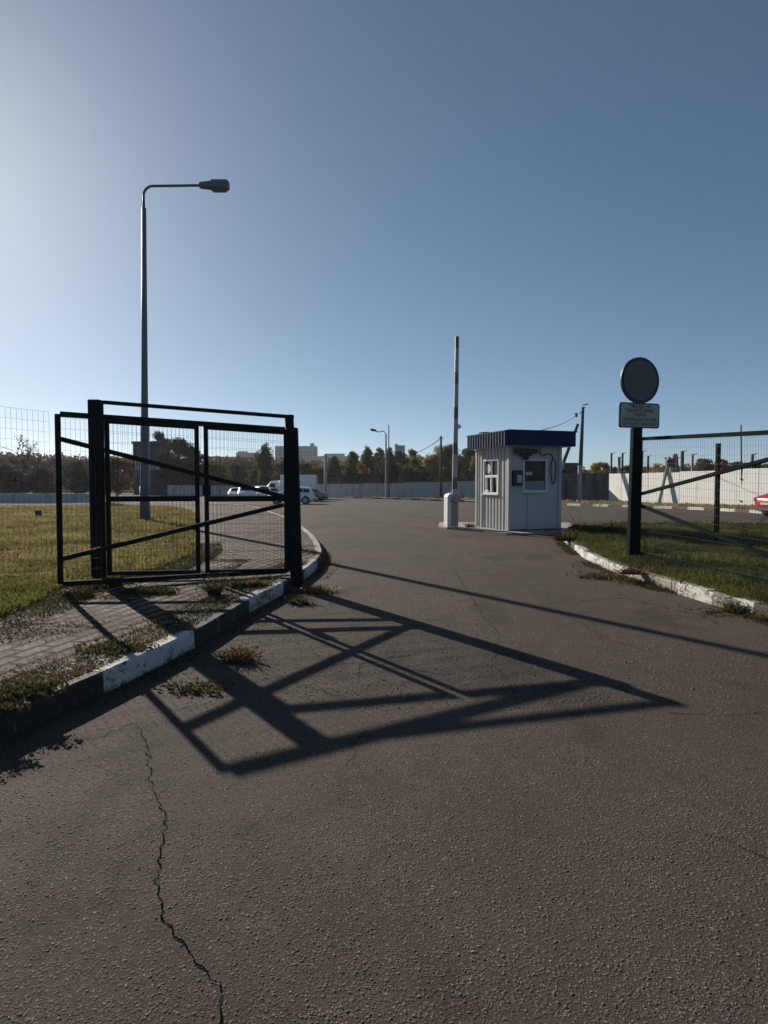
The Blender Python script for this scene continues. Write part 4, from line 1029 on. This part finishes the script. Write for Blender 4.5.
# ------------------------------------------------------------------ grass, weeds, litter
def inside(px, py, poly):
    x, y = px, py; c = np.zeros(len(x), bool); j = len(poly) - 1
    for i in range(len(poly)):
        xi, yi = poly[i][0], poly[i][1]; xj, yj = poly[j][0], poly[j][1]
        m = ((yi > y) != (yj > y)) & (x < (xj - xi) * (y - yi) / (yj - yi + 1e-12) + xi); c ^= m; j = i
    return c
def Tn(y): return -0.6 * np.clip((y - 24) / 36.0, 0, 1)
def blades(name, X, Y_, Z, H, Wd, mat, lab, lean=.5, cat='grass', kind='stuff', parent=None):
    n = len(X); a = rng.uniform(0, 2 * np.pi, n); lx = rng.normal(0, lean, n) * H; ly = rng.normal(0, lean, n) * H
    dx, dy = np.cos(a) * Wd, np.sin(a) * Wd
    v = np.stack([np.stack([X - dx, Y_ - dy, Z], 1), np.stack([X + dx, Y_ + dy, Z], 1), np.stack([X + lx, Y_ + ly, Z + H], 1)], 1).reshape(-1, 3)
    me = bpy.data.meshes.new(name); me.vertices.add(3 * n); me.vertices.foreach_set('co', v.ravel().astype('f'))
    me.loops.add(3 * n); me.loops.foreach_set('vertex_index', np.arange(3 * n, dtype='i'))
    me.polygons.add(n); me.polygons.foreach_set('loop_start', np.arange(0, 3 * n, 3, dtype='i')); me.update(calc_edges=True)
    me.materials.append(mat); o = bpy.data.objects.new(name, me); COL.objects.link(o)
    if parent: o.parent = parent
    elif kind: tag(o, lab, cat, kind=kind)
    return o
lawn_poly = [p.xy[:] for p in side_w] + [(-75, 60), (-75, -3)]
verge_poly = [p.xy[:] for p in kri] + [(40, kri[-1].y), (40, -3)]
def scatter(poly, n, pxr, yr, dmin, dmax):
    """ground points, denser near the viewpoint"""
    y = np.exp(rng.uniform(np.log(yr[0]), np.log(yr[1]), n)); k = rng.uniform((pxr[0] - 384) / F, (pxr[1] - 384) / F, n); x = k * y
    m = inside(x, y, poly); return x[m], y[m]
def vn(x, y, s, ph=0):                       # cheap smooth noise for patchiness
    return .5 + .25 * np.sin(x * s + ph + 1.3 * np.sin(y * s * .7)) + .25 * np.sin(y * s * 1.3 + ph * 2 + 1.7 * np.sin(x * s * .6 + 1))
x, y = scatter(lawn_poly, 150000, (-140, 260), (5.5, 45), 0, 0)
gp = vn(x, y, 1.1); near = y < 9.5
d = rng.random(len(x)); k1 = (d < gp * np.where(y < 9, 1.1, .45)) 
H = rng.uniform(.03, .09, len(x)) * (1 + .5 * (y > 14)); 
edge = near & (x < -4.1)
g1_ = k1 & ((y < 12) | (d < .25)); 
blades('grass', x[g1_], y[g1_], KH - .012 + Tn(y[g1_]), H[g1_] * 1.25, .006 + y[g1_] * .0007, M['g_blade'], 'fresh green grass of the left lawn nearest the pavement')
g2_ = ~g1_
blades('grass', x[g2_], y[g2_], KH - .012 + Tn(y[g2_]), H[g2_], .006 + y[g2_] * .0007, M['g_dry'], 'dry straw-coloured grass of the left lawn')
x, y = scatter(verge_poly, 110000, (555, 850), (5.5, 26), 0, 0)
H = rng.uniform(.02, .10, len(x)) * (.45 + 1.2 * vn(x, y, 2.3, 2)); mm = rng.random(len(x)) < .80
blades('grass', x[mm], y[mm], .125 + 0 * y[mm], H[mm],   .006 + y[mm] * .0006, M['g_blade2'], 'short green grass of the right verge')
blades('grass', x[~mm], y[~mm], .125 + 0 * y[~mm], H[~mm] * 1.2, .006 + y[~mm] * .0006, M['g_weed'], 'darker weeds mixed into the right verge')
fv_poly = [p.xy[:] for p in far_kerb] + [(60, 20), (75, 140), (-5, 140)]
x, y = scatter(fv_poly, 30000, (340, 800), (27, 100), 0, 0)
blades('grass', x, y, .09 + Tn(y), rng.uniform(.06, .22, len(x)), .02 + y * .0007, M['g_dry'], 'rough grass between the far kerb and the walls')

def litter(name, lab, pts_fn, n, mat, size, zoff, cat='leaf litter'):
    C = pts_fn(n); S = rng.uniform(size[0], size[1], len(C)); C = C.copy(); C[:, 2] += zoff + S * .25
    n_ = len(C); ang = rng.uniform(0, 6.28, n_); til = rng.normal(0, .35, (n_, 2))
    a = np.stack([np.cos(ang), np.sin(ang), til[:, 0]], 1) * S[:, None]; b_ = np.stack([-np.sin(ang), np.cos(ang), til[:, 1]], 1) * (S * rng.uniform(.25, .7, n_))[:, None]
    v = np.stack([C - a, C - b_, C + a, C + b_], 1).reshape(-1, 3); me = bpy.data.meshes.new(name); me.vertices.add(4 * n_); me.vertices.foreach_set('co', v.ravel().astype('f'))
    me.loops.add(4 * n_); me.loops.foreach_set('vertex_index', np.arange(4 * n_, dtype='i')); me.polygons.add(n_); me.polygons.foreach_set('loop_start', np.arange(0, 4 * n_, 4, dtype='i'))
    me.update(calc_edges=True); me.materials.append(mat); o = bpy.data.objects.new(name, me); COL.objects.link(o); return tag(o, lab, cat, kind='stuff')
pave_poly = [p.xy[:] for p in kli] + [p.xy[:] for p in side_w[::-1]]
def near_line(L, lo, hi, s0, s1, z, spread_pow=1.5):
    def fn(n):
        P_ = [q for q in L if s0 <= q.y <= s1]; out = []
        O = offset_line(P_, 1)
        i = rng.integers(0, len(P_) - 1, n); t = rng.random(n); dd = lo + (hi - lo) * rng.random(n) ** spread_pow
        for k in range(n):
            p0, p1 = P_[i[k]], P_[i[k] + 1]; q = p0.lerp(p1, t[k]); o_ = (O[i[k]] - P_[i[k]]); out.append((q.x + o_.x * dd[k], q.y + o_.y * dd[k], T(q.y) + z))
        return np.array(out)
    return fn
def patch_filter(fn, s, th, ph=0):
    def f2(n):
        C = fn(n); m = vn(C[:, 0], C[:, 1], s, ph) + rng.normal(0, .12, len(C)) > th; return C[m]
    return f2
KZ = KH - .004
litter('leaf_litter', 'brown dead leaves and soil drifts over the left pavement', patch_filter(near_line(side_w, -1.2, .1, 1, 11.5, KZ, 1.2), 2.6, .52), 60000, M['litter'], (.004, .015), 0)
litter('leaf_litter', 'dead leaves and crumbs along the back of the left kerb', patch_filter(near_line(kl, .10, .75, 1, 12, KZ, 1.6), 2.4, .42, 1), 16000, M['litter'], (.003, .012), 0)
litter('leaf_litter', 'crumbs of litter in the gutter of the left kerb', patch_filter(near_line(kl, -.35, .0, 1, 14, .002, 1.8), 2.7, .5, 2), 2600, M['litter'], (.005, .018), 0)
litter('leaf_litter', 'brown litter in the gutter of the right kerb', patch_filter(near_line(kr, .0, .5, 5, 16, .002, 1.8), 2.2, .45, 3), 5000, M['litter'], (.006, .022), 0)
litter('paint_chips', 'white paint flakes fallen along the left kerb top', patch_filter(near_line(kl, .12, .45, 1, 7, KZ, 1.2), 3.7, .62, 4), 900, M['grit'], (.005, .016), .004, 'paint flakes')
def gravelfn(n):
    y = np.exp(rng.uniform(np.log(1.1), np.log(11), n)); k = rng.uniform(-.65, .65, n); x = k * y
    m = (x > -1.9) & (x < 3.6); return np.stack([x[m], y[m], 0 * x[m]], 1)
litter('grit', 'loose pale grit scattered on the near asphalt', gravelfn, 1500, M['conc'], (.002, .0055), .001, 'grit')

# exposed aggregate: stones standing a few millimetres out of the worn asphalt
def stones(name, lab, x, y, r, hh, mat):
    n = len(x); k = 5; a0 = rng.uniform(0, 6.28, n); el = rng.uniform(.35, .9, n)
    vs = np.zeros((n, 2 * k, 3)); ca, sa = np.cos(a0), np.sin(a0)
    for q in range(k):
        t = 2 * np.pi * q / k; jx = rng.uniform(.75, 1.2, n)
        ux_, uy_ = np.cos(t) * jx, np.sin(t) * jx * el
        X, Y_ = ux_ * ca - uy_ * sa, ux_ * sa + uy_ * ca
        vs[:, q] = np.stack([x + X * r, y + Y_ * r, 0 * x - .001], 1)
        vs[:, k + q] = np.stack([x + X * r * .6 + rng.normal(0, .1, n) * r, y + Y_ * r * .6, hh * rng.uniform(.75, 1.1, n)], 1)
    vs[..., 2] += Tn(y)[:, None]
    base = (np.arange(n) * 2 * k)[:, None]
    side = np.concatenate([np.stack([np.full(n, q), np.full(n, (q + 1) % k), np.full(n, k + (q + 1) % k), np.full(n, k + q)], 1)[:, None] for q in range(k)], 1) + base[:, None]
    top = np.arange(k, 2 * k)[None] + base
    me = bpy.data.meshes.new(name); me.vertices.add(n * 2 * k); me.vertices.foreach_set('co', vs.reshape(-1).astype('f'))
    li = np.concatenate([side.reshape(-1), top.reshape(-1)]).astype('i'); me.loops.add(len(li)); me.loops.foreach_set('vertex_index', li)
    ls_ = np.concatenate([np.arange(n * k) * 4, n * k * 4 + np.arange(n) * k]).astype('i'); me.polygons.add(len(ls_)); me.polygons.foreach_set('loop_start', ls_)
    me.update(calc_edges=True); me.materials.append(mat); o = bpy.data.objects.new(name, me); COL.objects.link(o); return tag(o, lab, 'aggregate', kind='stuff')
def stone_spots(n, y0, y1):
    y = rng.uniform(y0, y1, n); kk = rng.uniform(-.66, .66, n); x = kk * y
    p_ = y / y1; m = (rng.random(n) < 1.0) & inside(x, y, [q.xy[:] for q in RR] + [(0, 90)] + [q.xy[:] for q in LL[::-1]])
    m &= (vn(x, y, 1.9, .7) * .5 + vn(x, y, 5.3, 2.2) * .5 + rng.normal(0, .2, n)) > .36
    return x[m], y[m]
M['stone'] = simple('exposed_stone', (.15, .128, .108), .85, var=.75, scale=70, bump=0, spec=.1)
x, y = stone_spots(70000, 1.2, 4.2); r_ = rng.gamma(2.6, .0014, len(x)).clip(.0014, .0085)
stones('aggregate', 'stones standing out of the near asphalt', x, y, r_, r_ * rng.uniform(.12, .34, len(x)), M['stone'])
x, y = stone_spots(34000, 4.2, 9.5); r_ = rng.gamma(4, .0016, len(x)).clip(.003, .014)
stones('aggregate', 'stones standing out of the asphalt under the gate shadow', x, y, r_, r_ * rng.uniform(.22, .5, len(x)), M['stone'])
def line_blades(L, lo, hi, s0, s1, z, n, H0, H1, mat, lab, s, th, ph):
    C = patch_filter(near_line(L, lo, hi, s0, s1, z, 1.4), s, th, ph)(n)
    blades('weeds', C[:, 0], C[:, 1], C[:, 2], rng.uniform(H0, H1, len(C)), .003 + C[:, 1] * .0006, mat, lab, lean=.9, cat='weeds')
line_blades(kl, .10, .55, 1, 14, KZ, 7000, .01, .04, M['g_weed'], 'low weeds creeping along the back of the left kerb', 2.4, .45, 1)
line_blades(kl, .10, .55, 1, 14, KZ, 2500, .01, .04, M['g_dry'], 'dry grass wisps along the back of the left kerb', 3.1, .45, 2)
line_blades(side_w, -.5, .1, 3, 14, KZ, 6000, .02, .08, M['g_weed'], 'weeds creeping from the lawn over the pavement', 2.1, .4, 3)
line_blades(kr, -.30, -.02, 5, 16, .12, 5000, .03, .10, M['g_blade'], 'grass hanging over the back of the right kerb', 2.6, .35, 1)
line_blades(kr, .0, .22, 5, 16, .0, 3500, .02, .09, M['g_weed'], 'weeds in the gutter of the right kerb', 2.0, .5, 5)
line_blades(kl, -.16, -.0, 2, 14, .0, 1500, .02, .07, M['g_weed'], 'weeds in the gutter of the left kerb', 2.2, .55, 4)
x, y = scatter(verge_poly, 60000, (555, 850), (5.5, 20), 0, 0); m = (vn(x, y, 1.5, 4) * .6 + vn(x, y, 4.1, 1) * .4 + rng.normal(0, .08, len(x))) > .56; x, y = x[m], y[m]
blades('weeds', x, y, .125 + 0 * y, rng.uniform(.05, .15, len(x)), .008 + y * .0006, M['g_weed'], 'clumpy dark weeds across the right verge', lean=.7, cat='weeds')

def tuft(name, lab, px, py, dz, rad, h, n, mats, cat='weed', grp='weeds along the kerbs', flat=.6, leaves=0):
    g = gnd(px, py, dz); e = empty(name, g, 0, lab, cat, grp)
    for mat, k, nm in mats:
        m = int(n * k); a = rng.uniform(0, 6.28, m); r_ = rad * rng.random(m) ** .8 * .6
        X = np.cos(a) * r_; Y_ = np.sin(a) * r_ * flat
        H_ = h * rng.uniform(.35, 1, m) * (1 - .6 * r_ / rad)
        o = blades(nm, X, Y_, 0 * X, H_, .004 + .0006 * g.y + 0 * X, mat, None, lean=.9, kind=None, parent=e)
    if leaves:
        m = leaves; a = rng.uniform(0, 6.28, m); r_ = rad * rng.random(m) ** .6
        C = np.stack([np.cos(a) * r_, np.sin(a) * r_ * flat, rng.uniform(.01, h * .8, m)], 1); quads_mesh('leaves', C, rng.uniform(.008, .022, m), mats[0][0], e)
    return e
D_, G_, W_ = M['g_dry'], M['g_blade'], M['g_weed']; LT = M['litter']
tuft('dry_weed', 'big dry brown weed clump on the asphalt near the second white kerb band', 238, 661, 0, .22, .14, 420, [(LT, .6, 'stalks'), (D_, .5, 'blades')], leaves=160)
tuft('green_weed', 'greenish weed mat on the asphalt left of the dry clump', 200, 690, 0, .26, .05, 300, [(W_, .7, 'blades'), (D_, .3, 'stalks')], leaves=160)
tuft('dry_weed', 'dry straw tuft on the asphalt beside the kerbside post', 318, 592, 0, .42, .12, 420, [(D_, .6, 'blades'), (LT, .4, 'stalks')], leaves=120)
tuft('green_weed', 'low weeds at the foot of the kerbside post', 300, 604, 0, .2, .14, 220, [(W_, .7, 'blades'), (D_, .3, 'stalks')], leaves=80)
tuft('green_weed', 'upright weed under the wicket double stile', 214, 594, KH, .13, .32, 180, [(W_, .7, 'blades'), (D_, .3, 'stalks')], leaves=120)
tuft('dry_weed', 'straggly weeds under the left stile of the big gate leaf', 80, 596, KH, .3, .12, 260, [(W_, .5, 'blades'), (LT, .5, 'stalks')], leaves=90)
tuft('green_weed', 'weed line under the middle of the big gate leaf', 150, 593, KH, .6, .12, 420, [(W_, .6, 'blades'), (LT, .4, 'stalks')], leaves=160, flat=.3)
tuft('green_weed', 'weeds under the big gate leaf near the kerbside post', 250, 586, KH, .5, .13, 360, [(W_, .6, 'blades'), (D_, .4, 'stalks')], leaves=140, flat=.3)
tuft('green_weed', 'leafy weeds spilling over the nearest black kerb block', 30, 694, KH, .24, .07, 420, [(W_, .7, 'blades'), (G_, .3, 'stalks')], leaves=300)
tuft('green_weed', 'leafy weeds behind the first white kerb block', 118, 650, KH, .36, .07, 460, [(W_, .7, 'blades'), (G_, .3, 'stalks')], leaves=280)
tuft('green_weed', 'tiny weed patch on the kerb at the left frame edge', 4, 712, KH, .16, .06, 220, [(W_, .7, 'blades'), (D_, .3, 'stalks')], leaves=140)
tuft('dry_weed', 'dry reddish weeds on the asphalt before the worn kerb block', 600, 578, 0, .55, .12, 420, [(LT, .7, 'stalks'), (D_, .3, 'blades')], leaves=180)
tuft('dry_weed', 'dry weeds piled over the bare concrete kerb block', 632, 574, .13, .3, .16, 380, [(LT, .7, 'stalks'), (D_, .3, 'blades')], leaves=150)
tuft('green_weed', 'green weed growing over the white kerb joint at the right', 700, 596, .0, .25, .24, 380, [(W_, .7, 'blades'), (G_, .3, 'stalks')], leaves=200)
tuft('green_weed', 'bushy weeds before the black kerb block at the right edge', 742, 612, .0, .32, .16, 380, [(W_, .8, 'blades'), (D_, .2, 'stalks')], leaves=220)
tuft('dry_weed', 'straw-coloured weed at the right frame edge', 766, 620, .0, .16, .14, 220, [(D_, .8, 'blades'), (W_, .2, 'stalks')], leaves=60)
tuft('dry_weed', 'dead stalks at the rounded kerb end beside the booth', 566, 541, .13, .45, .35, 260, [(LT, .6, 'stalks'), (W_, .4, 'blades')], leaves=120)
tuft('dry_weed', 'tall dead stalk on the verge right of the booth', 580, 531, .125, .25, .75, 30, [(LT, 1, 'stalks')], leaves=50)
tuft('dry_weed', 'short dead stalk left of the gate post on the verge', 614, 531, .125, .2, .5, 26, [(LT, 1, 'stalks')], leaves=40)
tuft('green_weed', 'dark weed clump under the lower brace by the gate post', 656, 556, .125, .38, .3, 320, [(W_, .8, 'blades'), (LT, .2, 'stalks')], leaves=260)
tuft('dry_weed', 'thin weeds between the barrier and the booth', 470, 527, .06, .3, .22, 60, [(LT, .6, 'stalks'), (W_, .4, 'blades')], leaves=30)
tuft('green_weed', 'dark juniper-like mound on the lawn behind the thick post', 112, 510, KH - .012 + T(40), 1.8, .8, 600, [(M['l_dark'], 1, 'blades')], leaves=500)
x, y = scatter(lawn_poly, 16000, (-140, 260), (5.5, 40), 0, 0)
q_ = quads_mesh('leaf_litter', np.stack([x, y, KH + .02 + Tn(y)], 1), rng.uniform(.012, .03, len(x)) * (1 + y * .02), M['litter']); tag(q_, 'fallen leaves speckling the left lawn', 'leaf litter', kind='stuff')
x, y = scatter(verge_poly, 5000, (555, 850), (5.5, 22), 0, 0)
q_ = quads_mesh('leaf_litter', np.stack([x, y, 0 * y + .15], 1), rng.uniform(.010, .025, len(x)), M['litter']); tag(q_, 'fallen leaves speckling the right verge', 'leaf litter', kind='stuff')
# pale path and bollard on the far lawn
sheet('path', [gnd(-60, 516).xy[:], gnd(0, 515.5).xy[:], gnd(40, 516).xy[:], gnd(38, 518).xy[:], gnd(20, 520).xy[:], gnd(-2, 526).xy[:], gnd(-60, 545).xy[:], gnd(-60, 535).xy[:], gnd(0, 521.5).xy[:], gnd(22, 518.4).xy[:], gnd(0, 518.6).xy[:], gnd(-60, 522).xy[:]], KH + .01, M['grit'])
q = gnd(38.5, 517, KH); e = empty('bollard', q, 0, 'tiny dark bollard at the end of the pale path', 'bollard')
MB().tube([(0, 0, 0), (0, 0, at(38.5, 510, q.y).z - q.z)], [.13, .11], 8).build('shaft', M['wood'], e); MB().tube([(0, 0, -.02), (0, 0, .06)], .2, 10).build('base', M['conc'], e)

# ------------------------------------------------------------------ air
hz = MB().box((0, 430, 20.5), (1500, 946, 47)).build('haze', bpy.data.materials.new('haze_air')); hz['kind'] = 'stuff'
hm = hz.data.materials[0]; hm.use_nodes = True; ht = hm.node_tree; ht.nodes.clear()
pv = ht.nodes.new('ShaderNodeVolumePrincipled'); ho = ht.nodes.new('ShaderNodeOutputMaterial'); ht.links.new(pv.outputs[0], ho.inputs['Volume'])
pv.inputs['Color'].default_value = (.86, .92, 1, 1); pv.inputs['Density'].default_value = .00018; pv.inputs['Anisotropy'].default_value = .3
